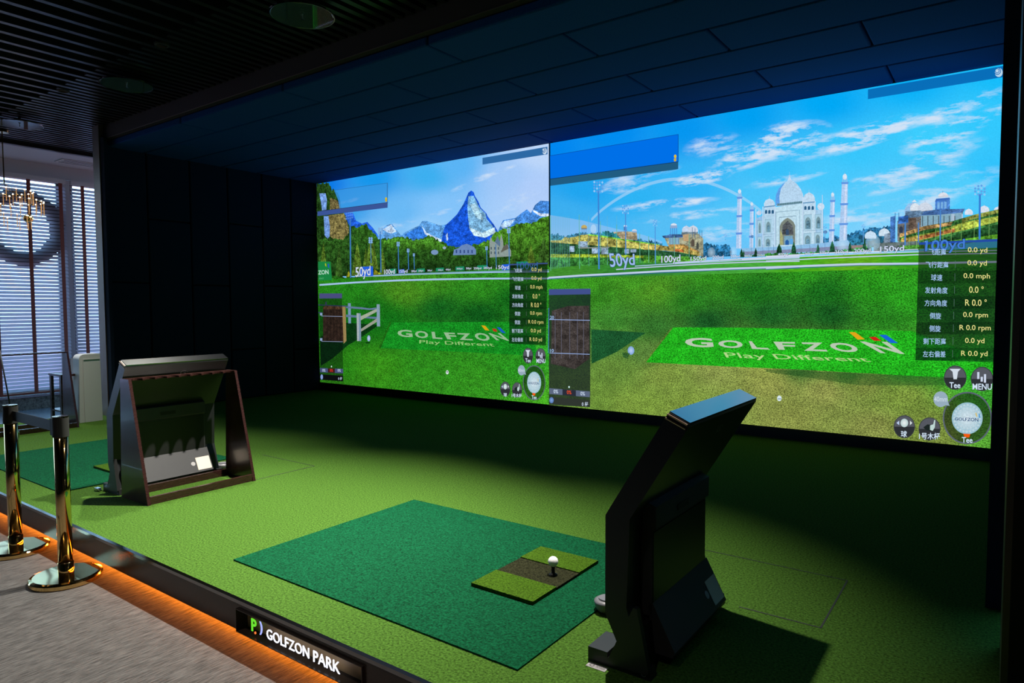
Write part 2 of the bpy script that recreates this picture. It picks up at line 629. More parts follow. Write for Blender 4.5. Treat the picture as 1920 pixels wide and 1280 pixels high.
# window wall: header, stone base, mullion, panes
bm = bmesh.new()
box(bm, WX - 0.2, WX, -8.0, 0.2, 2.83, SLZ)
struct(mesh_obj('wall_window', bm, M['plaster']))
bm = bmesh.new()
box(bm, WX - 0.2, WX + 0.03, -8.0, 0.2, FZ, -0.01)
struct(mesh_obj('baseboard_window', bm, M['stone']))
bm = bmesh.new()
box(bm, WX - 0.2, WX + 0.05, -8.0, 0.2, -0.01, 0.02)
struct(mesh_obj('trim_10', bm, M['alu']))
bm = bmesh.new()
box(bm, WX - 0.2, WX - 0.02, -8.0, -7.6, 0.02, 2.83)
box(bm, WX - 0.2, WX - 0.02, -5.0, -4.7, 0.02, 2.83)
box(bm, WX - 0.2, WX - 0.02, -1.0, 0.2, 0.02, 2.83)
struct(mesh_obj('wall_window_pier', bm, M['plaster']))
for wi, (a, c) in enumerate(((-4.7, -2.14), (-2.02, -1.0), (-7.6, -5.0))):  # last one is out of view, added to bring cool daylight in
    bm = bmesh.new()
    box(bm, WX - 0.14, WX - 0.10, a, a + 0.04, 0.02, 2.83)
    box(bm, WX - 0.14, WX - 0.10, c - 0.04, c, 0.02, 2.83)
    box(bm, WX - 0.14, WX - 0.10, a, c, 0.02, 0.07)
    box(bm, WX - 0.14, WX - 0.10, a, c, 2.78, 2.83)
    wo = struct(mesh_obj('window_%d' % (wi + 1), bm, M['alu']))
    bm = bmesh.new()
    box(bm, WX - 0.122, WX - 0.118, a + 0.04, c - 0.04, 0.07, 2.78)
    mesh_obj('pane', bm, M['pane'], wo)
bm = bmesh.new()
box(bm, WX - 0.2, WX - 0.08, -2.14, -2.02, 0.02, 2.83)
struct(mesh_obj('trim_11', bm, M['plaster']))
bm = bmesh.new()
box(bm, WX - 0.07, WX + 0.10, -2.15, -2.02, 0.02, 0.46)
struct(mesh_obj('trim_12', bm, M['beige']))


# ------------------------------------------------------------------ projected pictures
def homog(src, dst):
    A = []
    for (x, y), (u, v) in zip(src, dst):
        A.append([x, y, 1, 0, 0, 0, -u * x, -u * y, -u])
        A.append([0, 0, 0, x, y, 1, -v * x, -v * y, -v])
    return np.linalg.svd(np.array(A, float))[2][-1].reshape(3, 3)


SW = 3.766
HL = homog([(592, 347), (1036, 266), (1032, 758), (599, 717)], [(0, 2.8), (SW, 2.8), (SW, 0.1), (0, 0.1)])
HR = homog([(1036, 266), (1880, 121), (1862, 839), (1032, 758)], [(SW, 2.8), (2 * SW, 2.8), (2 * SW, 0.1), (SW, 0.1)])


def frame(ox, oy, s):
    return lambda pts: [(ox + x / s, oy + y / s) for x, y in pts]


class Draw:
    """flat coloured shapes on a screen; coordinates are read off the picture and mapped to metres on the screen plane"""

    def __init__(self, H, d0, xoff=0.0):
        self.H = H
        self.d = d0
        self.v, self.f, self.c, self.m = [], [], [], []
        self.fr = lambda p: p

    def P(self, x, y):
        q = self.H @ np.array((x, y, 1.0))
        return q[0] / q[2], q[1] / q[2]

    def _add(self, pts, faces, cols, mat):
        b_ = len(self.v)
        for x, y in pts:
            u, v = self.P(x, y)
            self.v.append((u, -self.d, v))
        mi = PIC.index(mat)
        for f in faces:
            self.f.append([b_ + i for i in f])
            self.c.append([cols[i] for i in f])
            self.m.append(mi)
        self.d += 0.00006

    def _col(self, c, a=1.0):
        return (*lin(c[:3]), c[3] if len(c) > 3 else a)

    def poly(self, pts, col, mat='flat'):
        pts = self.fr(pts)
        self._add(pts, [list(range(len(pts)))], [self._col(col)] * len(pts), mat)

    def grad(self, pts, cols, mat='flat'):
        pts = self.fr(pts)
        self._add(pts, [list(range(len(pts)))], [self._col(c) for c in cols], mat)

    def rect(self, x0, y0, x1, y1, col, mat='flat', dy=0.0):
        self.poly([(x0, y0), (x1, y0 + dy), (x1, y1 + dy), (x0, y1)], col, mat)

    def line(self, pts, w, col, mat='flat'):
        up = [(x, y - w / 2) for x, y in pts]
        dn = [(x, y + w / 2) for x, y in pts]
        if abs(pts[0][0] - pts[-1][0]) < abs(pts[0][1] - pts[-1][1]):
            up = [(x - w / 2, y) for x, y in pts]
            dn = [(x + w / 2, y) for x, y in pts]
        allp = self.fr(up + dn)
        n = len(pts)
        self._add(allp, [(i, i + 1, n + i + 1, n + i) for i in range(n - 1)], [self._col(col)] * (2 * n), mat)

    def ell(self, cx, cy, rx, ry, col, mat='flat', n=28, inner=0.0, edge=None):
        P_ = [(cx + rx * math.cos(2 * PI * i / n), cy + ry * math.sin(2 * PI * i / n)) for i in range(n)]
        if inner > 0:
            Q = [(cx + rx * inner * math.cos(2 * PI * i / n), cy + ry * inner * math.sin(2 * PI * i / n)) for i in range(n)]
            self._add(self.fr(P_ + Q), [(i, (i + 1) % n, n + (i + 1) % n, n + i) for i in range(n)], [self._col(col)] * (2 * n), mat)
        elif edge is not None:
            self._add(self.fr(P_ + [(cx, cy)]), [(i, (i + 1) % n, n) for i in range(n)], [self._col(edge)] * n + [self._col(col)], mat)
        else:
            self._add(self.fr(P_), [list(range(n))], [self._col(col)] * n, mat)

    def dome(self, cx, yb, rx, h, col, mat='stone'):
        """half dome with a slight point, standing on yb"""
        P_ = [(cx - rx * 0.92, yb), (cx - rx, yb - h * 0.25)]
        for i in range(1, 12):
            t = PI - PI * i / 12
            P_.append((cx + rx * math.cos(t), yb - h * 0.25 - h * 0.68 * math.sin(t) ** 0.9 - (h * 0.07 if i == 6 else 0)))
        P_ += [(cx + rx, yb - h * 0.25), (cx + rx * 0.92, yb)]
        self.poly(P_, col, mat)
        self.line([(cx, yb - h * 1.15), (cx, yb - h * 0.95)], rx * 0.06, (150, 185, 225))

    def arch(self, x0, y0, x1, y1, col, mat='flat', dy=0.0):
        """a pointed arch in the box"""
        h = (y1 - y0)
        w = (x1 - x0)
        k = lambda u, v: (x0 + u * w, y0 + v * h + dy * u)
        self.poly([k(0, 1), k(0, 0.3), k(0.1, 0.17), k(0.28, 0.07), k(0.5, 0), k(0.72, 0.07), k(0.9, 0.17), k(1, 0.3), k(1, 1)], col, mat)

    def ragged(self, top, base, col, mat='foliage', amp=6, step=5, colb=None):
        """a leafy mass: broken line of tops above a lower edge"""
        rng = random.Random(int(top[0][0] * 13 + top[-1][1]))
        pts = []
        for (x0, y0), (x1, y1) in zip(top, top[1:]):
            n = max(1, int(abs(x1 - x0) / step))
            for i in range(n):
                t = i / n
                pts.append((x0 + (x1 - x0) * t, y0 + (y1 - y0) * t + rng.uniform(-amp, amp)))
        pts.append(top[-1])
        def yb(x):
            for (a, b_), (c_, d_) in zip(base, base[1:]):
                if a <= x <= c_:
                    return b_ + (d_ - b_) * (x - a) / max(c_ - a, 1e-6)
            return base[0][1] if x < base[0][0] else base[-1][1]
        low = [(x, yb(x)) for x, _ in pts]
        n = len(pts)
        cb = colb or col
        self._add(self.fr(pts + low), [(i, i + 1, n + i + 1, n + i) for i in range(n - 1)], [self._col(col)] * n + [self._col(cb)] * n, mat)

    def field(self, tl, tr, br, bl, nx, ny, samples, mat):
        """smooth colour field over a quad, blended from colour samples"""
        tl, tr, br, bl = [np.array(p, float) for p in (tl, tr, br, bl)]
        S = np.array([s[:2] for s in samples], float)
        Cc = np.array([lin(s[2]) for s in samples])
        pts, cols = [], []
        for j in range(ny + 1):
            for i in range(nx + 1):
                a, c_ = i / nx, j / ny
                p = (tl * (1 - a) + tr * a) * (1 - c_) + (bl * (1 - a) + br * a) * c_
                w = 1 / (((S - p) ** 2 * np.array([1, 2.5])).sum(1) + 60) ** 1.6
                cols.append((*((Cc * w[:, None]).sum(0) / w.sum()), 1.0))
                pts.append(tuple(p))
        fs = [(j * (nx + 1) + i, j * (nx + 1) + i + 1, (j + 1) * (nx + 1) + i + 1, (j + 1) * (nx + 1) + i) for j in range(ny) for i in range(nx)]
        self._add(pts, fs, cols, mat)

    def cloud(self, cx, cy, rx, ry, rot, a, col=(208, 226, 246)):
        n = 24
        c_, s_ = math.cos(rot), math.sin(rot)
        pts, cols = [], []
        for k in (1.0, 0.55):
            for i in range(n):
                t = 2 * PI * i / n
                x, y = rx * k * math.cos(t), ry * k * math.sin(t)
                pts.append((cx + x * c_ + y * s_, cy - x * s_ + y * c_))
                cols.append((*lin(col), 0.0 if k == 1.0 else a))
        pts.append((cx, cy))
        cols.append((*lin(col), a))
        fs = [(i, (i + 1) % n, n + (i + 1) % n, n + i) for i in range(n)] + [(n + i, n + (i + 1) % n, 2 * n) for i in range(n)]
        self._add(self.fr(pts), fs, cols, 'cloud')

    def text(self, s, tl, tr, br, bl, col, bold=0.01, shadow=None, mat='flat'):
        if shadow:
            dx, c2 = shadow
            self.text(s, (tl[0] - dx, tl[1] - dx), (tr[0] + dx, tr[1] - dx), (br[0] + dx, br[1] + dx), (bl[0] - dx, bl[1] + dx), c2, bold + 0.025)
        v, f = text_mesh(s, bold)
        tl, tr, br, bl = [np.array(p, float) for p in (tl, tr, br, bl)]
        pts = []
        for a, c_ in v:
            pts.append(tuple((bl * (1 - a) + br * a) * (1 - c_) + (tl * (1 - a) + tr * a) * c_))
        self._add(self.fr(pts), f, [self._col(col)] * len(pts), mat)

    def tbox(self, s, x0, y0, x1, y1, col, dy=0.0, bold=0.01, shadow=None):
        self.text(s, (x0, y0), (x1, y0 + dy), (x1, y1 + dy), (x0, y1), col, bold, shadow)

    def build(self, name, parent):
        me = bpy.data.meshes.new(name)
        me.from_pydata(self.v, [], self.f)
        used = sorted(set(self.m))
        for k in used:
            me.materials.append(PM[PIC[k]])
        for p, k in zip(me.polygons, self.m):
            p.material_index = used.index(k)
        at = me.color_attributes.new('Col', 'FLOAT_COLOR', 'CORNER')
        i = 0
        flat = []
        for cs, p in zip(self.c, me.polygons):
            for q in cs:
                flat.extend(q)
        at.data.foreach_set('color', flat)
        me.update()
        o = bpy.data.objects.new(name, me)
        COL.objects.link(o)
        o.parent = parent
        return o


def canvas(name, label, x0):
    t = thing(name, label, 'projection screen', (0, 0, 0))
    bm = bmesh.new()
    box(bm, x0 + 0.003, x0 + SW - 0.003, -0.002, 0.008, 0.1, 2.8)
    mesh_obj('canvas', bm, M['white'], t)
    return t


GRN = (40, 130, 25)
# ============ left screen
scrL = canvas('projection_screen', 'left projection screen showing a pointed snowy mountain above a green golf range', 0.0)
D = Draw(HL, 0.003)
D.field((592, 347), (1036, 266), (1035, 520), (595, 550), 30, 22, [
    (600, 350, (5, 120, 230)), (700, 335, (20, 150, 235)), (650, 400, (60, 160, 235)), (800, 330, (60, 175, 240)), (750, 400, (105, 185, 245)),
    (830, 390, (130, 195, 250)), (950, 330, (160, 200, 248)), (1020, 285, (190, 215, 250)), (1010, 350, (175, 205, 250)), (960, 400, (165, 205, 250)),
    (860, 310, (90, 180, 245)), (700, 440, (130, 195, 245)), (800, 430, (150, 205, 250)), (1000, 400, (185, 210, 250))], 'sky')
L7 = frame(560, 240, 3.764)
L8 = frame(560, 460, 3.764)
FEN = frame(590, 480, 4.923)
D.fr = L7
for a in ((1150, 420, 90, 22, 0.35, 0.5), (1300, 350, 110, 25, 0.35, 0.7), (1450, 290, 120, 22, 0.35, 0.6), (1090, 530, 80, 18, 0.3, 0.6), (1600, 480, 150, 30, 0.35, 0.6),
          (700, 690, 150, 30, 0.2, 0.5), (1500, 560, 170, 30, 0.35, 0.6), (350, 520, 90, 20, 0.3, 0.5), (1000, 600, 150, 20, 0.3, 0.4)):
    D.cloud(*a)
D.poly([(320, 600), (380, 608), (400, 660), (440, 680), (480, 668), (520, 710), (555, 760), (555, 840), (320, 840)], (35, 95, 215), 'rock')
D.poly([(540, 830), (560, 760), (590, 712), (620, 690), (655, 680), (680, 710), (705, 745), (722, 762), (740, 742), (800, 715), (850, 690), (870, 660), (900, 657), (930, 668), (1000, 690), (1050, 680), (1060, 850)], (95, 160, 225), 'rock')
D.poly([(590, 720), (650, 684), (690, 735), (650, 750), (620, 740)], (190, 215, 245), 'rock')
D.poly([(740, 760), (855, 695), (900, 740), (920, 780), (800, 790)], (50, 120, 215), 'rock')
D.poly([(868, 690), (900, 740), (960, 770), (1010, 790), (1010, 810), (960, 800), (890, 750)], (200, 220, 245), 'rock')
D.poly([(1000, 850), (1020, 740), (1035, 690), (1080, 650), (1120, 610), (1165, 540), (1190, 485), (1203, 455), (1222, 440), (1240, 450), (1250, 480), (1275, 520), (1290, 560), (1330, 600), (1340, 622), (1360, 650), (1385, 682), (1410, 725), (1425, 770), (1380, 830)], (25, 85, 210), 'rock')
D.poly([(1203, 480), (1240, 478), (1262, 520), (1280, 560), (1325, 602), (1332, 640), (1375, 690), (1388, 735), (1330, 765), (1262, 748), (1212, 725), (1200, 640), (1195, 560)], (120, 175, 215), 'rock')
D.poly([(1205, 700), (1300, 740), (1390, 700), (1395, 740), (1320, 775), (1240, 760)], (190, 220, 235), 'rock')
D.poly([(1215, 540), (1250, 530), (1290, 600), (1310, 650), (1270, 640), (1240, 600)], (165, 205, 225), 'rock')
D.poly([(1040, 760), (1052, 740), (1056, 790), (1046, 800)], (190, 215, 245), 'rock')
D.poly([(1400, 760), (1430, 690), (1450, 650), (1540, 632), (1580, 600), (1622, 570), (1650, 598), (1680, 540), (1720, 508), (1785, 512), (1785, 700), (1500, 760)], (70, 135, 215), 'rock')
D.poly([(1660, 570), (1720, 600), (1785, 600), (1785, 620), (1720, 620), (1670, 590)], (210, 225, 250), 'rock')
D.poly([(1430, 690), (1460, 655), (1540, 640), (1500, 690), (1450, 710)], (170, 200, 235), 'rock')
D.ragged([(1240, 830), (1350, 790), (1400, 735), (1450, 715), (1500, 700), (1540, 678), (1600, 670), (1680, 662), (1740, 620), (1786, 612)], [(1240, 1000), (1786, 1000)], (75, 135, 35), amp=8, step=12, colb=(30, 60, 20))
D.ragged([(350, 700), (430, 700), (470, 690), (520, 740), (560, 790), (600, 790), (720, 768), (820, 792), (920, 768), (1000, 800), (1080, 838), (1180, 835), (1260, 825), (1350, 850), (1420, 880), (1500, 900)], [(350, 1050), (1500, 1010)], (48, 98, 30), amp=12, step=10, colb=(20, 46, 18))
D.ragged([(590, 800), (720, 775), (820, 800), (930, 775), (1050, 835)], [(590, 850), (1050, 870)], (75, 140, 40), amp=6, step=10, colb=(45, 90, 25))
D.poly([(1090, 900), (1098, 860), (1130, 850), (1150, 830), (1190, 818), (1240, 840), (1255, 860), (1255, 895)], (105, 135, 185), 'stone')
for q in range(5):
    D.rect(1110 + q * 28, 862, 1120 + q * 28, 885, (50, 75, 130))
D.poly([(1352, 915), (1352, 800), (1362, 765), (1374, 800), (1392, 805), (1410, 760), (1426, 805), (1436, 745), (1450, 800), (1452, 835), (1478, 815), (1506, 865), (1506, 905)], (140, 155, 150), 'stone')
D.poly([(1390, 805), (1410, 760), (1428, 805), (1428, 840)], (90, 115, 140), 'stone')
D.poly([(1430, 880), (1452, 835), (1478, 815), (1490, 850)], (95, 95, 85), 'stone')
for q in range(6):
    D.rect(1360 + (q % 3) * 26, 840 + (q // 3) * 32, 1368 + (q % 3) * 26, 858 + (q // 3) * 32, (70, 85, 95))
D.ell(960, 880, 26, 18, (120, 150, 190), 'stone')
D.ell(1030, 848, 12, 10, (150, 170, 200), 'stone')
D.ragged([(122, 395), (205, 395), (230, 440), (270, 465), (290, 520), (292, 560), (330, 620), (345, 680), (370, 720)], [(122, 1060), (370, 1050)], (35, 70, 25), amp=12, step=7, colb=(22, 48, 15))
D.poly([(215, 500), (250, 510), (285, 530), (292, 575), (215, 590)], (105, 95, 58), 'foliage')
D.poly([(205, 625), (315, 610), (335, 660), (352, 730), (330, 800), (250, 800), (215, 770)], (120, 110, 65), 'foliage')
D.poly([(140, 470), (185, 468), (195, 520), (190, 585), (160, 590), (150, 520)], (115, 155, 220), 'rock')
D.poly([(172, 630), (205, 628), (215, 700), (214, 770), (200, 790), (178, 765)], (110, 150, 215), 'rock')
D.ragged([(130, 790), (200, 800), (300, 790), (370, 750), (400, 730)], [(130, 1060), (400, 1050)], (45, 90, 30), amp=16, step=8, colb=(25, 55, 18))
for tx, ty, tw, th in ((170, 960, 26, 150), (280, 1000, 28, 170), (410, 980, 40, 170), (510, 930, 50, 160), (590, 980, 26, 130), (1740, 960, 60, 200), (1650, 950, 40, 130), (470, 1000, 30, 150)):
    D.poly([(tx - tw, ty + 70), (tx - tw * 0.5, ty - th * 0.4), (tx, ty - th), (tx + tw * 0.5, ty - th * 0.4), (tx + tw, ty + 70)], (80, 110, 35) if tx % 20 else (50, 85, 30), 'foliage')
D.poly([(330, 1060), (350, 1010), (366, 1060)], (140, 140, 30), 'foliage')
D.poly([(525, 1050), (530, 1000), (575, 1035), (560, 1050)], (140, 140, 30), 'foliage')
D.ragged([(130, 1035), (330, 1060), (560, 1040), (900, 1015), (1500, 985), (1786, 965)], [(130, 1085), (1786, 1030)], (35, 85, 22), amp=5, step=12, colb=(40, 110, 25))
# meadow
D.fr = lambda p: p
D.field((594, 528), (1035, 497), (1032, 758), (599, 717), 30, 30, [
    (600, 530, (40, 130, 25)), (800, 520, (60, 140, 30)), (1000, 510, (55, 140, 30)), (650, 545, (35, 125, 25)), (760, 548, (70, 135, 30)), (900, 540, (45, 135, 30)), (1010, 530, (45, 150, 35)),
    (700, 580, (22, 105, 22)), (820, 580, (20, 95, 28)), (900, 590, (15, 85, 25)), (960, 560, (20, 100, 25)), (660, 610, (15, 100, 20)), (730, 600, (20, 110, 24)), (640, 690, (40, 125, 22)),
    (700, 690, (55, 140, 25)), (800, 690, (45, 135, 28)), (900, 710, (50, 140, 30)), (1020, 740, (70, 165, 35)), (960, 690, (40, 140, 30)), (620, 715, (40, 110, 20)), (1025, 650, (50, 160, 40))], 'grass')
D.fr = L7
D.line([(400, 1052), (560, 1048), (800, 1036), (1100, 1026), (1400, 1018), (1786, 1012)], 10, (150, 185, 220))
D.line([(600, 1040), (1100, 1020), (1500, 1006), (1786, 1000)], 6, (110, 160, 170))
D.line([(142, 1115), (400, 1096), (700, 1080), (950, 1072), (1300, 1064), (1786, 1060)], 12, (165, 195, 235))
D.fr = L8
D.poly([(640, 548), (1500, 540), (1640, 620), (1700, 780), (1200, 755), (565, 728)], (22, 136, 32), 'grass')
D.poly([(560, 730), (640, 545), (650, 548), (575, 730)], (30, 100, 20), 'grass')
LC = (150, 185, 145)
for s_, q in (('G', (690, 800, 598, 648)), ('O', (815, 912, 606, 655)), ('L', (935, 1010, 612, 660)), ('F', (1022, 1115, 616, 664)), ('Z', (1110, 1225, 620, 668)), ('O', (1232, 1350, 618, 672))):
    k = 26 if s_ in 'FZON' and q[0] > 1000 else 8
    D.text(s_, (q[0], q[2]), (q[1] - k * 0.6, q[2] + 3), (q[1] + k * 0.4, q[3] + 4), (q[0] + k, q[3]), LC, 0.03)
D.text('N', (1340, 620), (1425, 620), (1490, 673), (1398, 670), LC, 0.03)
D.text('Play Different', (850, 670), (1370, 688), (1390, 722), (848, 702), (150, 195, 120), 0.005)
D.poly([(1290, 566), (1318, 568), (1348, 602), (1318, 600)], (215, 165, 20))
D.poly([(1368, 588), (1395, 590), (1405, 610), (1378, 608)], (185, 50, 30))
D.poly([(1400, 578), (1425, 580), (1465, 620), (1438, 618)], (25, 90, 190))
D.fr = FEN
D.poly([(265, 620), (400, 630), (590, 640), (420, 760), (300, 830), (160, 950), (50, 1020), (45, 760)], (10, 52, 18), 'grass')
RA = (165, 175, 180)
RB = (95, 120, 150)
D.poly([(302, 443), (328, 443), (330, 628), (305, 628)], (115, 145, 175), 'stone')
D.poly([(285, 470), (430, 480), (500, 490), (565, 482), (565, 500), (500, 505), (430, 498), (285, 488)], RB, 'stone')
D.poly([(285, 548), (380, 555), (480, 565), (570, 568), (570, 588), (480, 582), (380, 575), (285, 570)], RB, 'stone')
D.poly([(415, 565), (570, 492), (570, 520), (420, 600)], (160, 170, 150), 'stone')
D.poly([(420, 680), (572, 580), (572, 612), (422, 705)], (150, 155, 140), 'stone')
D.poly([(568, 452), (597, 452), (600, 655), (570, 655)], (130, 155, 175), 'stone')
D.poly([(382, 535), (420, 535), (424, 790), (386, 790)], RA, 'stone')
D.poly([(402, 535), (420, 535), (424, 790), (404, 790)], (120, 145, 165), 'stone')
D.poly([(72, 480), (100, 462), (250, 466), (275, 470), (275, 800), (72, 790)], (72, 52, 42), 'rock')
D.poly([(70, 490), (100, 462), (255, 466), (250, 500), (80, 500)], (105, 75, 50), 'foliage')
for q in range(5):
    D.line([(110 + q * 30, 500), (112 + q * 30, 790)], 4, (40, 26, 24))
D.poly([(250, 466), (280, 468), (288, 790), (262, 815)], (150, 128, 80), 'stone')
D.line([(30, 460), (300, 472)], 10, (60, 80, 110))
D.line([(30, 530), (70, 535)], 10, (60, 80, 110))
D.poly([(92, 432), (107, 432), (107, 464), (92, 464)], (70, 90, 115))
D.ell(495, 765, 15, 28, (200, 215, 235), edge=(130, 160, 205))
D.ell(485, 805, 24, 8, (12, 60, 15))
D.poly([(26, 62), (142, 62), (155, 232), (30, 238)], (25, 130, 65))
D.text('ZON', (26, 145), (122, 135), (124, 178), (28, 182), (190, 225, 210), 0.02)
D.tbox('ENT', 38, 210, 80, 225, (90, 180, 120))
D.poly([(90, 78), (100, 80), (103, 108), (92, 100)], (190, 190, 30))
D.poly([(116, 80), (128, 84), (130, 125), (118, 110)], (40, 80, 190))
D.fr = L7
BL = (35, 95, 225)
GB = (25, 140, 95)
for x0, y0, x1, y1, c_ in ((430, 982, 522, 1050, BL), (640, 996, 686, 1030, GB), (705, 1000, 745, 1028, BL), (835, 994, 890, 1018, GB), (970, 988, 1026, 1012, GB), (1110, 978, 1172, 1006, GB), (1265, 968, 1333, 998, GB), (1440, 960, 1500, 1000, BL), (1545, 940, 1625, 975, GB)):
    D.poly([(x0, y0 + 4), (x1, y0), (x1 + 2, y1), (x0, y1 + 3)], c_)
LT = (215, 225, 240)
for s_, x0, y0, x1, y1, dy in (('50yd', 398, 990, 505, 1080, -14), ('100yd', 602, 1005, 678, 1048, -6), ('150yd', 706, 1006, 768, 1036, -4), ('200yd', 795, 1008, 832, 1026, -2), ('250yd', 845, 1006, 880, 1022, -2), ('300yd', 910, 1004, 942, 1018, -1), ('350yd', 985, 1000, 1020, 1014, -1), ('400yd', 1040, 996, 1074, 1012, -1), ('350yd', 1118, 990, 1160, 1004, -1),
                               ('300yd', 1185, 986, 1222, 1004, -1), ('250yd', 1240, 984, 1295, 1004, -1), ('200yd', 1310, 980, 1370, 1002, -1), ('150yd', 1400, 970, 1495, 1006, -2)):
    D.tbox(s_, x0, y0, x1, y1, LT, dy, 0.012, (2.2, (35, 60, 105)))
for x0, y0, y1, w_, hd in ((362, 640, 1065, 9, 0), (577, 735, 1025, 7, 18), (703, 825, 1010, 6, 12), (774, 870, 1005, 6, 10), (815, 900, 1002, 5, 8), (1334, 850, 985, 5, 10), (1494, 725, 1000, 6, 14), (508, 800, 960, 4, 16), (1400, 820, 985, 5, 0)):
    D.line([(x0, y0), (x0 + 3, y1)], w_, (60, 120, 190))
    for q in range(6 if hd else 0):
        D.ell(x0 + (q % 2 - 0.5) * hd, y0 - hd + (q // 2) * hd * 0.9, hd * 0.45, hd * 0.5, (130, 175, 225), n=8)
for q in range(12):
    D.ell(335 + (q % 4) * 14, 612 + (q // 4) * 18 - (q % 4) * 3, 5, 7, (90, 140, 225), n=8)
TOPL = D.d + 0.001
D.build('picture', scrL)


def tri(c, x, y, r, d):
    return [(x - d * r * 0.5, y - r), (x + d * r * 0.6, y), (x - d * r * 0.5, y + r)]


def panel(H, scr, name, fn, lift=0.0):
    D = Draw(H, (TOPL if scr is scrL else TOPR) + lift)
    fn(D)
    return D.build(name, scr)


ROWS = [('飞距离', '0.0 yd'), ('飞行距离', '0.0 yd'), ('球速', '0.0 mph'), ('发射角度', '0.0 °'), ('方向角度', 'R 0.0 °'), ('倒旋', '0.0 rpm'), ('侧旋', 'R 0.0 rpm'), ('剩下距离', '0.0 yd'), ('左右偏差', 'R 0.0 yd')]
CW = (205, 222, 245)
YL = (225, 215, 130)


def f_(D):
    D.fr = L7
    D.poly([(250, 447), (632, 392), (632, 532), (290, 583), (280, 520)], (55, 150, 225, 0.75), 'veil')
    D.line([(250, 447), (632, 392)], 3, (40, 110, 170))
    D.poly([(626, 392), (633, 391), (631, 568), (625, 569)], (50, 120, 180))
    D.poly([(132, 598), (632, 530), (628, 568), (132, 630)], (58, 84, 150))
    D.line([(132, 598), (632, 530)], 3, (35, 50, 90))
    D.ell(620, 503, 7, 9, (215, 190, 30))
    D.poly([(613, 510), (627, 508), (627, 524), (614, 526)], (200, 170, 40))


panel(HL, scrL, 'name_bar', f_)


def f_(D):
    D.fr = L7
    D.poly([(1310, 208), (1778, 124), (1778, 178), (1310, 256)], (45, 105, 165))
    D.ell(1757, 155, 17, 24, (195, 215, 235))
    D.ell(1751, 148, 14, 20, (45, 105, 165), inner=0.75)
    D.ell(1748, 146, 9, 13, (45, 105, 165), inner=0.65)


panel(HL, scrL, 'signal_bar', f_)


def f_(D):
    D.fr = L8
    tx, bx = (1500, 130), (1492, 690)
    D.poly([(1500, 130), (1772, 120), (1754, 706), (1492, 692)], (12, 24, 18, 0.72), 'veil')
    D.poly([(1502, 132), (1772, 121), (1772, 129), (1502, 141)], (60, 80, 140))
    D.tbox('100yd', 1552, 118, 1700, 186, (55, 105, 160), -2, 0.0)
    for i, (a, v) in enumerate(ROWS):
        yl = 177 + i * 60.9
        yr = 172 + i * 61.7
        xl, xr = 1558 - i * 0.8, 1692 - i * 1.2
        if i % 2 == 0:
            D.poly([(1499 - i, yl - 29), (1768 - 2 * i, yr - 30), (1766 - 2 * i, yr + 30), (1498 - i, yl + 29)], (4, 8, 8, 0.38), 'veil')
        n = len(a)
        D.tbox(a, xl - n * 10, yl - 15, xl + n * 10, yl + 15, (185, 205, 230), 1, 0.006)
        D.line([(1622 - i, yl - 14), (1622 - i, yl + 16)], 2.5, (80, 100, 90))
        wv = {'0.0 yd': 36, '0.0 mph': 44, '0.0 °': 26, 'R 0.0 °': 37, '0.0 rpm': 42, 'R 0.0 rpm': 54, 'R 0.0 yd': 44}[v]
        D.tbox(v, xr - wv, yr - 17, xr + wv, yr + 17, YL, 2, 0.004)



panel(HL, scrL, 'data_table', f_)


def f_(D):
    D.fr = L8
    D.poly([(145, 347), (305, 346), (313, 962), (150, 950)], (6, 12, 12, 0.62), 'veil')
    D.poly([(145, 347), (305, 346), (305, 380), (145, 382)], (72, 76, 125))
    for y in (505, 682):
        D.line([(160, y), (310, y + 3)], 3, (150, 165, 200))
        D.rect(150, y - 22, 166, y - 4, (140, 160, 200))
    D.poly([(150, 868), (312, 874), (313, 905), (150, 898)], (70, 78, 120))
    D.poly([(205, 870), (255, 872), (255, 902), (205, 900)], (60, 25, 25))
    for s_, x, c_ in (('0%', 166, (190, 205, 230)), ('0%', 219, (225, 50, 35)), ('0%', 274, (190, 205, 230))):
        D.tbox(s_, x, 874, x + 22, 894, c_, 1)
    D.ell(231, 858, 4, 6, (200, 230, 220))
    D.poly([(150, 912), (312, 922), (313, 960), (150, 950)], (12, 14, 16))
    D.ell(162, 931, 9, 18, (130, 155, 210))
    D.tbox('0 杆', 278, 930, 306, 952, (190, 205, 230), 1)


panel(HL, scrL, 'putting_panel', f_)


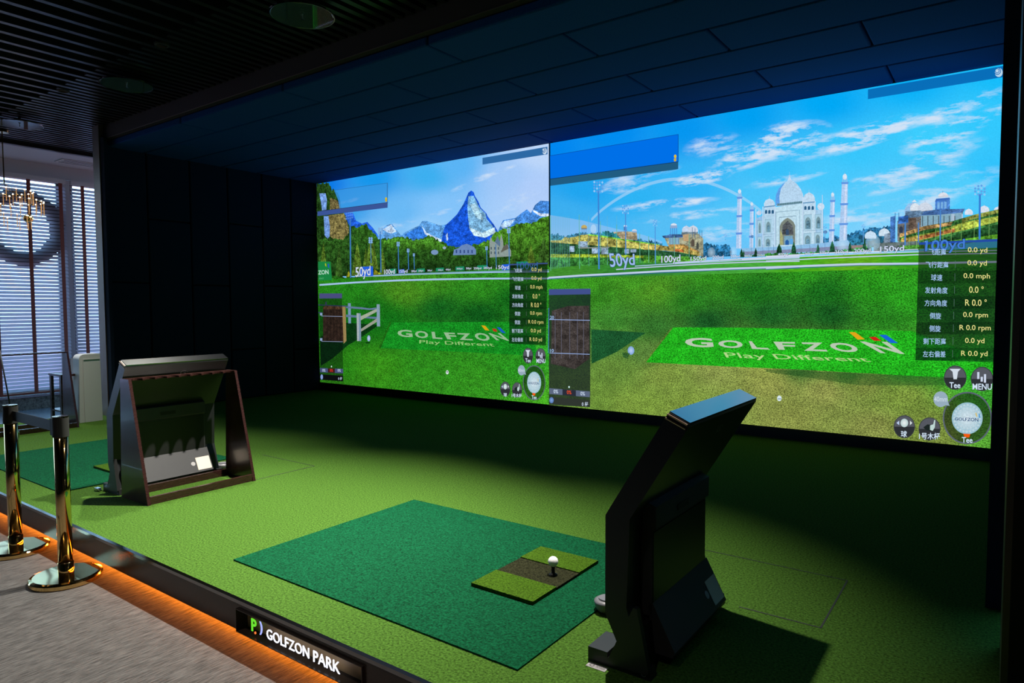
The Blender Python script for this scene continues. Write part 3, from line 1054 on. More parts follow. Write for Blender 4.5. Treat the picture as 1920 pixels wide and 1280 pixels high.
def icon_button(H, scr, fr, cx, cy, rx, ry, cap, capbox, icon):
    def f(D):
        D.fr = fr
        D.ell(cx, cy, rx, ry, (70, 75, 80, 0.92), 'veil')
        D.ell(cx, cy, rx * 0.97, ry * 0.97, (45, 48, 52))
        D.poly([(cx + rx * 0.93 * math.cos(t), cy + ry * 0.93 * math.sin(t)) for t in [PI + PI * i / 16 for i in range(17)]], (85, 88, 96))
        sx, sy = rx / 42.0, ry / 46.0
        if icon == 'tee':
            D.poly([(cx - 22 * sx, cy - 33 * sy), (cx + 20 * sx, cy - 33 * sy), (cx + 10 * sx, cy - 22 * sy), (cx + 6 * sx, cy + 6 * sy), (cx - 6 * sx, cy + 6 * sy), (cx - 10 * sx, cy - 22 * sy)], (210, 220, 232))
        elif icon == 'menu':
            for a, b_, c_ in ((-14, -26, 0), (-1, -8, 10), (11, -18, 14)):
                D.rect(cx + (a - 4) * sx, cy + b_ * sy, cx + (a + 4) * sx, cy + c_ * sy, (205, 215, 235))
        elif icon == 'ball':
            D.ell(cx, cy - 15 * sy, 15 * sx, 17 * sy, (235, 240, 240), edge=(180, 205, 205))
            D.poly([(cx - 31 * sx, cy - 15 * sy), (cx - 20 * sx, cy - 24 * sy), (cx - 20 * sx, cy - 6 * sy)], (185, 205, 235))
            D.poly([(cx + 31 * sx, cy - 15 * sy), (cx + 22 * sx, cy - 24 * sy), (cx + 22 * sx, cy - 6 * sy)], (215, 225, 225))
        elif icon == 'club':
            D.poly([(cx - 24 * sx, cy - 6 * sy), (cx - 8 * sx, cy - 18 * sy), (cx + 8 * sx, cy - 16 * sy), (cx + 4 * sx, cy + 8 * sy), (cx - 12 * sx, cy + 6 * sy)], (28, 38, 36))
            D.poly([(cx + 2 * sx, cy - 14 * sy), (cx + 14 * sx, cy - 18 * sy), (cx + 18 * sx, cy - 36 * sy), (cx + 22 * sx, cy - 36 * sy), (cx + 20 * sx, cy - 6 * sy), (cx + 12 * sx, cy + 8 * sy), (cx + 2 * sx, cy + 4 * sy)], (190, 215, 210))
        D.tbox(cap, *capbox, (210, 228, 245), 2, 0.018, (1.2, (20, 25, 30)))
    return panel(H, scr, 'icon_button', f, 0.0012)


icon_button(HL, scrL, L8, 1626, 778, 36, 56, 'Tee', (1607, 796, 1645, 824), 'tee')
icon_button(HL, scrL, L8, 1716, 780, 37, 56, 'MENU', (1686, 798, 1750, 828), 'menu')
icon_button(HL, scrL, L8, 1462, 1012, 36, 52, '球', (1450, 1038, 1474, 1064), 'ball')
icon_button(HL, scrL, L8, 1546, 1018, 36, 54, '1号木杆', (1508, 1042, 1580, 1070), 'club')


def dial(H, scr, fr, cx, cy, rx, ry, bx, by, brx, bry, k, bub):
    def f(D):
        D.fr = fr
        D.ell(cx, cy, rx, ry, (22, 36, 20, 0.75), 'veil', 48)
        D.ell(cx, cy, rx, ry, (90, 98, 115), 'flat', 48, 0.945)
        D.ell(bx, by, brx, bry, (215, 230, 238), 'stone', 40, edge=(150, 190, 205))
        for r_ in range(1, 5):
            for q in range(r_ * 6):
                t = 2 * PI * q / (r_ * 6) + r_ * 0.4
                D.ell(bx + brx * 0.21 * r_ * math.cos(t), by + bry * 0.21 * r_ * math.sin(t), brx * 0.075, bry * 0.07, (190, 212, 222), 'flat', 8)
        D.text('GOLFZON', (bx - brx * 0.80, by - bry * 0.06), (bx + brx * 0.72, by - bry * 0.02), (bx + brx * 0.72, by + bry * 0.20), (bx - brx * 0.80, by + bry * 0.13), (38, 70, 120), 0.015)
        D.poly([(bx + brx * 0.52, by - bry * 0.35), (bx + brx * 0.6, by - bry * 0.35), (bx + brx * 0.66, by - bry * 0.1), (bx + brx * 0.58, by - bry * 0.1)], (215, 190, 110))
        D.poly([(bx + brx * 0.74, by - bry * 0.3), (bx + brx * 0.82, by - bry * 0.28), (bx + brx * 0.84, by - bry * 0.02), (bx + brx * 0.76, by - bry * 0.04)], (70, 150, 210))
        D.poly([(cx - rx * 0.16, by + bry * 0.96), (cx + rx * 0.13, by + bry * 0.98), (cx + rx * 0.08, by + bry * 1.2), (cx - rx * 0.1, by + bry * 1.2)], (240, 90, 15))
        D.tbox('Tee', cx - rx * 0.22, cy + ry * 0.72, cx + rx * 0.22, cy + ry * 0.94, (200, 225, 235), 2, 0.02, (1.2, (20, 30, 30)))
        x, y, a, c_, t_ = bub
        D.ell(x, y, a, c_, (150, 172, 188))
        D.poly([(x + a * 0.5, y + c_ * 0.75), (x + a * 0.95, y + c_ * 0.2), (x + a * 1.25, y + c_ * 0.85)], (150, 172, 188))
        if t_:
            D.tbox(t_, x - a * 0.9, y - c_ * 0.35, x + a * 0.9, y + c_ * 0.3, (215, 228, 238), 1, 0.0)
    return panel(H, scr, 'ball_dial', f, 0.0005)


dial(HL, scrL, L8, 1668, 967, 80, 122, 1668, 966, 50, 76, 1, (1580, 880, 26, 36, '40mm'))


def f_(D):
    D.fr = L8
    D.ell(1050, 896, 10, 14, (225, 232, 235))
    D.rect(1044, 890, 1056, 896, (60, 80, 90))


panel(HL, scrL, 'aim_marker', f_)

# ============ right screen
scrR = canvas('projection_screen', 'right projection screen showing a white domed palace behind a green golf range', SW)
R1, R2, R3, R4, R5, R6 = frame(1020, 100, 4), frame(1440, 100, 4), frame(1020, 330, 4), frame(1440, 330, 4), frame(1020, 560, 4), frame(1440, 560, 4)
TJ = frame(1380, 300, 6.4)
PR = frame(1640, 330, 7.528)
PL = frame(1210, 380, 10.105)
HG = frame(1030, 420, 9.143)
D = Draw(HR, 0.003)
D.field((1036, 266), (1880, 121), (1872, 470), (1034, 520), 40, 26, [
    (1040, 280, (0, 135, 240)), (1150, 250, (0, 140, 240)), (1280, 240, (5, 150, 240)), (1400, 215, (0, 160, 242)), (1550, 190, (0, 168, 245)), (1700, 160, (10, 178, 248)), (1870, 130, (20, 188, 250)),
    (1100, 350, (30, 165, 240)), (1200, 370, (45, 180, 245)), (1300, 350, (50, 182, 248)), (1450, 310, (55, 192, 250)), (1600, 280, (55, 198, 252)), (1750, 250, (60, 205, 253)), (1860, 230, (50, 200, 253)),
    (1060, 400, (60, 175, 240)), (1250, 420, (85, 190, 245)), (1350, 420, (90, 200, 250)), (1500, 380, (95, 205, 252)), (1420, 370, (75, 197, 250)), (1550, 330, (70, 200, 252)), (1500, 430, (115, 210, 252)), (1640, 380, (95, 206, 252)), (1800, 350, (80, 205, 252)), (1860, 380, (75, 200, 250)),
    (1060, 460, (125, 190, 245)), (1350, 460, (110, 195, 248)), (1650, 430, (130, 210, 252)), (1860, 310, (50, 195, 252))], 'sky')
D.fr = lambda p: p
for a in ((1480, 262, 90, 34, 0.28, 1.3), (1470, 250, 50, 26, 0.25, 1.2), (1650, 245, 95, 22, 0.32, 1.3), (1590, 262, 120, 24, 0.28, 1.0), (1800, 200, 110, 17, 0.36, 1.0), (1770, 250, 95, 28, 0.36, 1.1), (1850, 215, 60, 14, 0.36, 0.9),
          (1420, 282, 90, 24, 0.2, 0.9), (1330, 330, 55, 14, 0.22, 1.5), (1300, 335, 40, 13, 0.15, 1.5), (1390, 300, 70, 20, 0.25, 1.0), (1340, 270, 60, 24, 0.2, 0.7), (1700, 330, 130, 22, 0.3, 0.8), (1640, 330, 80, 12, 0.3, 0.8),
          (1250, 380, 110, 11, 0.1, 1.0), (1170, 345, 60, 18, 0.1, 0.7), (1300, 400, 120, 10, 0.12, 0.8), (1480, 330, 90, 14, 0.2, 0.8), (1760, 290, 100, 22, 0.34, 0.7), (1220, 320, 70, 12, 0.2, 0.7), (1780, 350, 120, 24, 0.32, 0.7), (1650, 400, 160, 26, 0.2, 0.8), (1380, 430, 130, 18, 0.15, 0.8)):
    D.cloud(*a)
arc_ = []
for i in range(33):
    t = i / 32
    x = 1112 + (1440 - 1112) * t
    arc_.append((x, 425 - 92 * math.sin(PI * min(1, t * 0.92 + 0.03)) ** 0.75))
for i in range(32):
    (x0, y0), (x1, y1) = arc_[i], arc_[i + 1]
    D.poly([(x0, y0 - 3), (x1, y1 - 3), (x1, y1 + 3), (x0, y0 + 3)], (185, 220, 245, 0.45), 'veil')
D.fr = R3
D.poly([(60, 280), (300, 320), (560, 385), (760, 430), (900, 480), (900, 500), (60, 450)], (150, 195, 240, 0.55), 'veil')
# distant trees
D.ragged([(60, 430), (110, 420), (180, 440), (300, 410), (450, 420), (560, 430), (720, 460), (900, 490)], [(60, 520), (900, 560)], (60, 130, 170), amp=10, step=8, colb=(60, 125, 90))
D.ragged([(1190, 500), (1240, 490), (1280, 505), (1330, 510), (1400, 505), (1420, 540)], [(1190, 600), (1420, 590)], (45, 120, 170), amp=10, step=8, colb=(30, 85, 120))
D.fr = R4
D.ragged([(420, 450), (480, 445), (540, 440), (610, 430), (680, 400), (740, 385), (800, 370), (850, 380), (900, 365), (950, 380)], [(420, 530), (950, 520)], (45, 115, 165), amp=10, step=8, colb=(35, 95, 110))
# left terraces and pavilions
D.fr = HG
D.poly([(1100, 140), (1120, 110), (1350, 100), (1530, 110), (1540, 250), (1300, 230), (1110, 200)], (165, 150, 120), 'rock')
D.dome(1490, 100, 42, 40, (205, 215, 230))
D.poly([(1450, 90), (1532, 90), (1532, 118), (1450, 116)], (150, 180, 215))
D.dome(1335, 18, 30, 28, (215, 225, 240))
D.poly([(1308, 15), (1362, 15), (1362, 95), (1308, 95)], (90, 140, 205), 'rock')
D.dome(630, 45, 50, 60, (195, 170, 95))
D.poly([(580, 40), (680, 40), (675, 65), (585, 65)], (120, 130, 140))
for q in range(4):
    D.rect(588 + q * 26, 65, 594 + q * 26, 150, (110, 150, 195))
D.ell(790, 60, 50, 80, (190, 220, 245, 0.6), 'veil')
D.ragged([(940, 120), (1000, 90), (1100, 110), (1200, 160), (1250, 200)], [(940, 230), (1250, 260)], (35, 110, 120), amp=20, step=14)
D.poly([(240, 250), (300, 190), (360, 210), (480, 190), (580, 160), (700, 150), (900, 170), (1200, 220), (1600, 280), (1920, 335), (1920, 430), (1500, 400), (1000, 360), (560, 330), (30, 300), (30, 255)], (170, 165, 85), 'foliage')
D.poly([(700, 145), (900, 165), (1200, 215), (1600, 275), (1920, 328), (1920, 345), (1500, 285), (1000, 205), (700, 165)], (120, 190, 60), 'foliage')
D.poly([(30, 285), (560, 325), (1100, 365), (1920, 425), (1920, 530), (30, 520)], (38, 85, 50), 'foliage')
for a in ((530, 270, 690, 390), (760, 390, 900, 480), (920, 380, 1040, 490), (1320, 400, 1400, 480), (1420, 405, 1520, 460), (380, 350, 460, 450)):
    D.rect(*a, (140, 165, 190), 'rock')
D.poly([(560, 372), (1060, 362), (1060, 384), (560, 396)], (130, 140, 130), 'stone')
D.poly([(30, 490), (700, 490), (1200, 505), (1920, 520), (1920, 570), (30, 560)], (150, 175, 50), 'foliage')
D.poly([(30, 545), (1000, 545), (1920, 560), (1920, 690), (1000, 720), (30, 780)], (55, 125, 55), 'foliage')
D.rect(300, 700, 380, 745, (140, 150, 165), 'rock')
D.rect(590, 690, 700, 735, (140, 150, 165), 'rock')
D.fr = PL
D.poly([(350, 600), (440, 590), (500, 570), (720, 570), (770, 600), (740, 630), (480, 640), (380, 640)], (70, 110, 165), 'rock')
D.poly([(400, 640), (740, 630), (900, 560), (1040, 560), (1130, 650), (1130, 1000), (470, 800)], (150, 150, 125), 'rock')
D.poly([(480, 640), (680, 635), (680, 760), (480, 760)], (130, 175, 200), 'stone')
for q in range(4):
    D.line([(500 + q * 55, 640), (500 + q * 55, 765)], 8, (95, 115, 130))
D.dome(810, 530, 80, 125, (195, 212, 235))
D.dome(940, 535, 92, 135, (205, 215, 230))
D.poly([(720, 525), (1030, 525), (1030, 560), (720, 580)], (120, 140, 150), 'rock')
D.poly([(510, 400), (635, 395), (640, 450), (505, 460)], (140, 170, 210))
D.dome(575, 402, 55, 42, (215, 225, 240))
for q in range(4):
    D.rect(508 + q * 38, 450, 520 + q * 38, 570, (75, 125, 205))
D.poly([(740, 580), (870, 560), (870, 700), (760, 700)], (190, 160, 120), 'stone')
D.arch(900, 660, 965, 800, (90, 80, 70))
D.arch(1000, 720, 1045, 850, (70, 75, 70))
for q in (925, 975, 1065, 1105):
    D.line([(q, 440 + (q - 925) * 0.3), (q, 640)], 10, (80, 110, 150))
D.poly([(480, 770), (760, 760), (1060, 900), (1060, 960), (760, 850), (480, 800)], (185, 145, 80), 'foliage')
D.poly([(0, 740), (400, 790), (750, 840), (1060, 910), (1060, 990), (740, 920), (380, 880), (0, 860)], (165, 150, 80), 'foliage')
D.poly([(570, 840), (760, 860), (760, 910), (570, 890)], (180, 100, 55), 'foliage')
D.poly([(0, 860), (380, 885), (740, 920), (1060, 985), (1060, 1010), (0, 975)], (40, 90, 55), 'foliage')
D.poly([(0, 965), (1000, 995), (1180, 1010), (1180, 1060), (500, 1110), (0, 1140)], (80, 150, 50), 'foliage')
# fountains
for x, y, a, c_ in ((1285, 920, 75, 105), (1700, 910, 70, 110)):
    D.ell(x, y, a, c_, (200, 230, 250, 0.6), 'veil', 20, edge=(170, 215, 245, 0.25))
# palace on the right
D.fr = PR
D.dome(145, 828, 78, 112, (205, 225, 240))
D.poly([(150, 800), (240, 780), (240, 940), (130, 940)], (120, 140, 160), 'rock')
D.poly([(230, 560), (300, 545), (300, 960), (230, 960)], (70, 120, 190), 'rock')
D.dome(545, 540, 120, 190, (150, 192, 232))
D.dome(575, 480, 70, 120, (215, 225, 235))
D.dome(715, 500, 108, 150, (205, 215, 230))
D.poly([(330, 620), (480, 500), (660, 480), (880, 460), (1270, 450), (1240, 500), (1240, 640), (360, 920), (330, 900)], (105, 105, 105), 'rock')
D.poly([(490, 520), (580, 480), (600, 730), (490, 780)], (100, 85, 75), 'rock')
D.poly([(660, 530), (1230, 500), (1230, 600), (880, 670), (660, 700)], (130, 170, 190), 'stone')
for q in range(7):
    D.line([(680 + q * 75, 545), (680 + q * 75, 690 - q * 10)], 12, (70, 85, 95))
D.poly([(630, 490), (900, 455), (1275, 445), (1230, 500), (900, 530), (640, 540)], (70, 110, 170), 'rock')
D.poly([(440, 480), (640, 470), (700, 490), (640, 560), (440, 580)], (90, 120, 150), 'rock')
D.poly([(530, 350), (565, 318), (600, 350)], (225, 230, 240))
D.poly([(855, 340), (1060, 320), (1060, 450), (855, 460)], (75, 130, 205), 'rock')
D.poly([(870, 360), (1030, 345), (1030, 440), (870, 448)], (120, 175, 225), 'stone')
for q in range(4):
    D.rect(872 + q * 48, 340, 884 + q * 48, 455, (60, 115, 200))
D.poly([(850, 345), (1065, 318), (1055, 290), (870, 305)], (60, 110, 190))
D.dome(967, 285, 68, 72, (220, 225, 235))
D.poly([(900, 285), (1040, 275), (1040, 262), (900, 272)], (200, 205, 215))
D.line([(960, 195), (962, 225)], 6, (110, 140, 190))
for q in (1085, 1110, 1228):
    D.rect(q, 520, q + 14, 640, (190, 205, 225))
D.poly([(340, 560), (480, 540), (480, 640), (340, 660)], (60, 115, 200), 'rock')
D.arch(355, 690, 405, 780, (50, 60, 80))
for q in (298, 348):
    D.line([(q, 500), (q + 2, 640)], 8, (60, 100, 160))
D.dome(1325, 530, 58, 85, (215, 225, 240))
D.dome(1540, 500, 72, 100, (215, 225, 240))
D.dome(1735, 490, 60, 75, (215, 225, 240))
D.poly([(360, 810), (700, 690), (1100, 620), (1400, 530), (1760, 450), (1760, 880), (360, 960)], (55, 110, 55), 'foliage')
D.poly([(360, 800), (700, 690), (1100, 630), (1080, 680), (700, 745), (460, 820), (360, 850)], (180, 145, 90), 'foliage')
D.poly([(1230, 590), (1400, 530), (1760, 455), (1760, 500), (1400, 590), (1230, 640)], (140, 150, 70), 'foliage')
D.poly([(900, 760), (1240, 640), (1760, 545), (1760, 620), (1300, 740), (900, 830), (380, 920), (380, 860)], (150, 165, 65), 'foliage')
D.poly([(380, 870), (640, 830), (900, 770), (900, 830), (640, 890), (380, 930)], (165, 140, 70), 'foliage')
D.poly([(640, 830), (920, 770), (1130, 720), (1130, 770), (640, 880)], (165, 105, 60), 'foliage')
D.poly([(640, 930), (1000, 850), (1300, 760), (1760, 660), (1760, 800), (1300, 870), (640, 960)], (30, 70, 35), 'foliage')
D.poly([(350, 960), (900, 920), (1760, 800), (1760, 880), (900, 980), (600, 1020), (350, 1000)], (95, 165, 45), 'foliage')
D.poly([(0, 930), (640, 900), (640, 1030), (0, 1050)], (100, 115, 115), 'rock')
D.poly([(350, 970), (640, 950), (640, 1020), (440, 1020)], (80, 150, 55), 'foliage')
for x, y0, y1 in ((500, 850, 960), (600, 800, 1000), (695, 760, 940), (865, 740, 900), (970, 700, 890), (1085, 680, 900), (1225, 650, 890), (1405, 560, 880), (1612, 430, 850)):
    D.line([(x, y0), (x - 3, y1)], 5, (140, 195, 110))
for x, y0, y1, w_ in ((440, 630, 960, 22), (625, 640, 920, 16), (930, 460, 900, 18)):
    D.line([(x, y0), (x - 2, y1)], w_, (70, 130, 200))
# white palace
D.fr = TJ
WH = (192, 218, 240)
WB = (150, 195, 235)


def minaret(x, yt, yb_, wt, wb, lean):
    D.poly([(x - wt, yt), (x + wt, yt), (x + wt + lean + (wb - wt), yb_), (x - wt + lean - (wb - wt), yb_)], (172, 203, 240), 'stone')
    D.poly([(x + wt * 0.1, yt), (x + wt * 0.75, yt), (x + wt * 0.8 + lean, yb_), (x + wt * 0.1 + lean, yb_)], (205, 220, 246), 'stone')
    for k in (0.0, 0.36, 0.70):
        yy = yt + (yb_ - yt) * k
        xx = x + lean * k
        ww = (wt + (wb - wt) * k) * 1.30
        D.poly([(xx - ww, yy - 8), (xx + ww, yy - 11), (xx + ww * 0.85, yy + 14), (xx - ww * 0.85, yy + 17)], (95, 150, 225))
    for q in (-0.7, -0.2, 0.3, 0.7):
        D.rect(x + wt * q - 4, yt - 55, x + wt * q + 5, yt - 8, (150, 190, 235))
    D.ell(x, yt - 72, wt * 0.72, wt * 0.95, (212, 228, 245), 'stone')
    D.line([(x, yt - 72 - wt * 1.35), (x, yt - 72 - wt * 0.8)], 5, (170, 195, 230))


minaret(66, 435, 1045, 27, 33, -12)
minaret(212, 585, 1035, 22, 25, -8)
minaret(1174, 475, 975, 26, 31, -14)
minaret(1319, 262, 960, 36, 46, -20)
D.poly([(500, 538), (493, 470), (502, 400), (530, 335), (580, 275), (630, 243), (662, 222), (705, 240), (750, 275), (795, 335), (822, 400), (829, 460), (815, 512), (660, 540)], (180, 212, 238), 'stone')
D.poly([(500, 530), (493, 470), (502, 400), (530, 335), (580, 275), (610, 255), (560, 330), (540, 420), (545, 535)], (95, 160, 232), 'stone')
D.poly([(635, 240), (655, 190), (662, 150), (669, 190), (690, 238), (662, 228)], (195, 220, 245))
D.line([(662, 132), (662, 195)], 4, (160, 195, 235))
D.poly([(512, 538), (818, 505), (812, 478), (512, 510)], (110, 150, 165), 'stone')
for q in range(14):
    D.poly([(520 + q * 21, 528 - q * 2.2), (530 + q * 21, 505 - q * 2.2), (538 + q * 21, 526 - q * 2.2)], (75, 110, 125))
for cx_, cy_, rx_, ry_ in ((422, 500, 64, 52), (894, 440, 70, 66)):
    D.poly([(cx_ - rx_, cy_ + ry_), (cx_ - rx_, cy_ + 5), (cx_ - rx_ * 0.7, cy_ - ry_ * 0.6), (cx_, cy_ - ry_), (cx_ + rx_ * 0.7, cy_ - ry_ * 0.6), (cx_ + rx_, cy_), (cx_ + rx_, cy_ + ry_ - 10)], WH, 'stone')
    D.poly([(cx_ - rx_ * 1.05, cy_ + ry_ + 4), (cx_ + rx_ * 1.1, cy_ + ry_ - 12), (cx_ + rx_ * 1.05, cy_ + ry_ - 24), (cx_ - rx_, cy_ + ry_ - 10)], (100, 150, 190))
    D.poly([(cx_ - rx_, cy_ + ry_ + 4), (cx_ + rx_, cy_ + ry_ - 10), (cx_ + rx_, cy_ + ry_ + 95), (cx_ - rx_, cy_ + ry_ + 100)], (185, 215, 238), 'stone')
    for q in (-0.62, 0.0, 0.62):
        D.arch(cx_ + q * rx_ - 14, cy_ + ry_ + 32, cx_ + q * rx_ + 14, cy_ + ry_ + 78, (40, 90, 130), dy=-3)
    D.line([(cx_, cy_ - ry_ - 30), (cx_, cy_ - ry_)], 5, (160, 195, 235))
D.poly([(255, 690), (345, 650), (490, 635), (490, 1030), (345, 1040), (252, 1040)], (178, 212, 235), 'stone')
D.poly([(255, 690), (345, 650), (345, 1040), (252, 1040)], (150, 195, 235), 'stone')
D.poly([(815, 600), (965, 585), (1060, 578), (1062, 985), (965, 1000), (815, 1010)], (190, 220, 238), 'stone')
D.poly([(965, 585), (1060, 578), (1062, 985), (965, 1000)], (165, 205, 235), 'stone')
D.poly([(488, 552), (818, 510), (818, 1010), (488, 1030)], (190, 222, 238), 'stone')
D.ell(1035, 545, 42, 42, (200, 222, 242), 'stone')
D.line([(1052, 405), (1054, 560)], 8, (185, 210, 240))
D.ell(300, 620, 30, 28, (195, 215, 240), 'stone')
for x, y0, y1 in ((345, 545, 1035), (490, 540, 1025), (818, 430, 1005), (968, 480, 995), (262, 570, 1035), (1055, 520, 985)):
    D.line([(x, y0), (x, y1)], 10, (200, 222, 245))
    D.line([(x + 7, y0 + 60), (x + 7, y1)], 3, (110, 155, 190))
FR = (110, 150, 175)
D.line([(500, 612), (785, 585)], 5, FR)
D.line([(500, 612), (502, 1010)], 4, FR)
D.line([(785, 585), (786, 1000)], 4, FR)
D.line([(540, 675), (742, 655)], 5, (60, 100, 130))
D.line([(540, 675), (540, 1000)], 4, FR)
D.line([(742, 655), (744, 990)], 4, FR)
D.arch(545, 682, 730, 1005, (125, 135, 125), 'stone', -8)
D.poly([(575, 880), (580, 770), (640, 712), (700, 770), (710, 880)], (80, 85, 90), 'rock')
D.poly([(550, 820), (580, 880), (585, 1002), (548, 1004)], (165, 170, 120), 'stone')
D.arch(618, 812, 655, 885, (55, 80, 110))
D.rect(600, 895, 700, 1000, (120, 165, 190), 'stone', -3)
D.arch(612, 940, 655, 1003, (40, 95, 165))
D.rect(665, 930, 705, 995, (90, 165, 225))
for x0, y0, x1, y1 in ((385, 722, 436, 850), (380, 925, 432, 1018), (850, 668, 915, 812), (848, 888, 910, 992), (980, 662, 1032, 806), (974, 878, 1024, 984), (296, 735, 322, 858), (294, 930, 318, 1020)):
    D.poly([(x0 - 14, y0 - 22), (x1 + 14, y0 - 27), (x1 + 14, y1 + 8), (x0 - 14, y1 + 12)], (165, 205, 225))
    D.line([(x0 - 14, y0 - 22), (x1 + 14, y0 - 27)], 4, FR)
    D.line([(x0 - 14, y0 - 22), (x0 - 14, y1 + 10)], 3, FR)
    D.arch(x0, y0, x1, y1, (118, 150, 160), 'stone')
    D.arch(x0 + 12, y0 + 40, x1 - 8, y1, (90, 130, 150), 'rock')
D.line([(345, 880), (490, 868)], 4, FR)
D.line([(818, 835), (1060, 822)], 4, FR)
D.poly([(85, 1045), (600, 1020), (1000, 985), (1360, 945), (1420, 1040), (1380, 1075), (85, 1120)], (140, 190, 230), 'stone')
D.poly([(85, 1085), (700, 1055), (1360, 1010), (1400, 1060), (85, 1125)], (130, 140, 175), 'stone')
D.ell(1300, 1010, 75, 80, (195, 225, 248, 0.6), 'veil', 20, edge=(170, 215, 245, 0.2))
D.poly([(1380, 1010), (1600, 1000), (1640, 1080), (1380, 1080)], (150, 130, 130), 'stone')
D.ragged([(90, 1130), (400, 1105), (700, 1100), (1000, 1085), (1400, 1050), (1640, 1020)], [(90, 1150), (1640, 1085)], (60, 140, 60), amp=10, step=12)
for x, yt, w_, yb_ in ((92, 1045, 22, 1150), (118, 1060, 12, 1150), (262, 1035, 20, 1145), (541, 985, 34, 1105), (714, 965, 30, 1105), (1003, 985, 20, 1105), (1173, 950, 32, 1095), (1383, 960, 20, 1090), (1555, 920, 22, 1060), (1603, 950, 16, 1060)):
    D.poly([(x - w_, yb_), (x - w_ * 0.8, yb_ - (yb_ - yt) * 0.5), (x, yt), (x + w_ * 0.8, yb_ - (yb_ - yt) * 0.5), (x + w_, yb_)], (28, 75, 50), 'foliage')
for x in (345, 415, 475, 800, 905, 1085, 212):
    D.line([(x, 880 if x in (1085, 212) else 1000), (x, 1110)], 4, (90, 120, 160))
D.ell(220, 905, 18, 18, (110, 165, 225), 'rock')
D.ell(1090, 850, 24, 22, (110, 165, 225), 'rock')
D.fr = R4
D.ell(795, 490, 55, 60, (205, 235, 248, 0.55), 'veil', 20, edge=(175, 220, 248, 0.3))
D.dome(778, 460, 44, 58, (200, 225, 245))
D.ell(565, 500, 48, 52, (195, 225, 248, 0.4), 'veil', 20, edge=(170, 215, 245, 0.1))
# range
D.fr = lambda p: p
D.field((1034, 498), (1873, 462), (1871, 500), (1034, 522), 40, 5, [
    (1050, 505, (65, 140, 45)), (1200, 500, (50, 130, 50)), (1400, 482, (70, 165, 60)), (1500, 490, (75, 170, 30)), (1600, 485, (95, 170, 30)), (1700, 480, (60, 160, 30)), (1800, 478, (60, 150, 30)), (1870, 470, (60, 150, 40))], 'grassfar')
D.field((1034, 520), (1872, 496), (1862, 839), (1032, 758), 44, 40, [
    (1040, 525, (55, 150, 30)), (1100, 530, (60, 150, 32)), (1200, 525, (65, 145, 35)), (1350, 515, (50, 140, 30)), (1500, 508, (45, 145, 30)), (1650, 505, (45, 155, 28)), (1860, 500, (50, 140, 30)),
    (1120, 550, (50, 125, 30)), (1230, 540, (75, 140, 35)), (1300, 560, (40, 120, 32)), (1420, 545, (28, 110, 28)), (1550, 545, (25, 105, 28)), (1650, 540, (40, 145, 28)), (1700, 560, (42, 150, 30)),
    (1150, 600, (60, 130, 45)), (1230, 610, (50, 110, 42)), (1330, 600, (25, 85, 35)), (1450, 585, (28, 95, 36)), (1560, 585, (22, 85, 30)), (1660, 590, (40, 130, 32)), (1800, 580, (35, 110, 30)),
    (1150, 640, (85, 130, 55)), (1220, 660, (85, 125, 55)), (1150, 690, (98, 135, 55)), (1250, 700, (125, 150, 65)), (1350, 690, (135, 150, 75)), (1450, 720, (142, 150, 75)), (1550, 730, (140, 148, 76)), (1440, 700, (135, 145, 70)),
    (1500, 690, (70, 115, 50)), (1600, 700, (75, 130, 50)), (1700, 690, (50, 145, 40)), (1800, 690, (40, 160, 35)), (1860, 690, (40, 190, 45)), (1620, 720, (125, 140, 65)), (1700, 740, (120, 145, 60)), (1740, 790, (110, 130, 55)), (1640, 800, (130, 140, 70)), (1480, 780, (130, 140, 68)),
    (1850, 740, (60, 160, 45)), (1855, 820, (85, 160, 50)), (1760, 820, (120, 140, 60)), (1100, 750, (105, 140, 55)), (1200, 760, (120, 150, 60)), (1080, 770, (110, 150, 60)), (1300, 770, (125, 150, 62))], 'grass')
D.fr = R3
D.poly([(370, 1140), (780, 1165), (560, 1310), (370, 1400)], (28, 85, 45), 'grass')
D.fr = R3
WL = (190, 205, 235)
D.line([(52, 752), (300, 735), (560, 722), (900, 703), (1300, 688), (1700, 674), (1930, 666)], 14, WL)
D.line([(52, 762), (560, 732), (1300, 697), (1930, 676)], 4, (40, 90, 150))
D.line([(560, 690), (760, 676), (1000, 661), (1300, 645), (1600, 634), (1930, 628)], 8, WL)
D.line([(700, 665), (900, 652), (1200, 636), (1500, 622), (1930, 604)], 7, (170, 200, 230))
D.line([(1000, 640), (1300, 622), (1600, 605), (1930, 588)], 9, (195, 210, 240))
D.poly([(1500, 612), (1930, 588), (1930, 600), (1500, 618)], (215, 220, 240))
D.fr = R4
D.line([(0, 680), (300, 664), (700, 650), (1130, 646), (1725, 634)], 15, WL)
D.line([(0, 690), (700, 660), (1130, 655)], 4, (40, 90, 150))
D.line([(0, 628), (400, 608), (800, 592), (1130, 580), (1725, 570)], 8, WL)
D.line([(0, 606), (400, 588), (800, 570), (1130, 560), (1725, 548)], 7, (190, 210, 240))
D.line([(0, 594), (250, 580), (500, 566), (850, 556)], 9, (215, 222, 240))
D.line([(1030, 545), (1130, 540)], 6, (190, 210, 240))
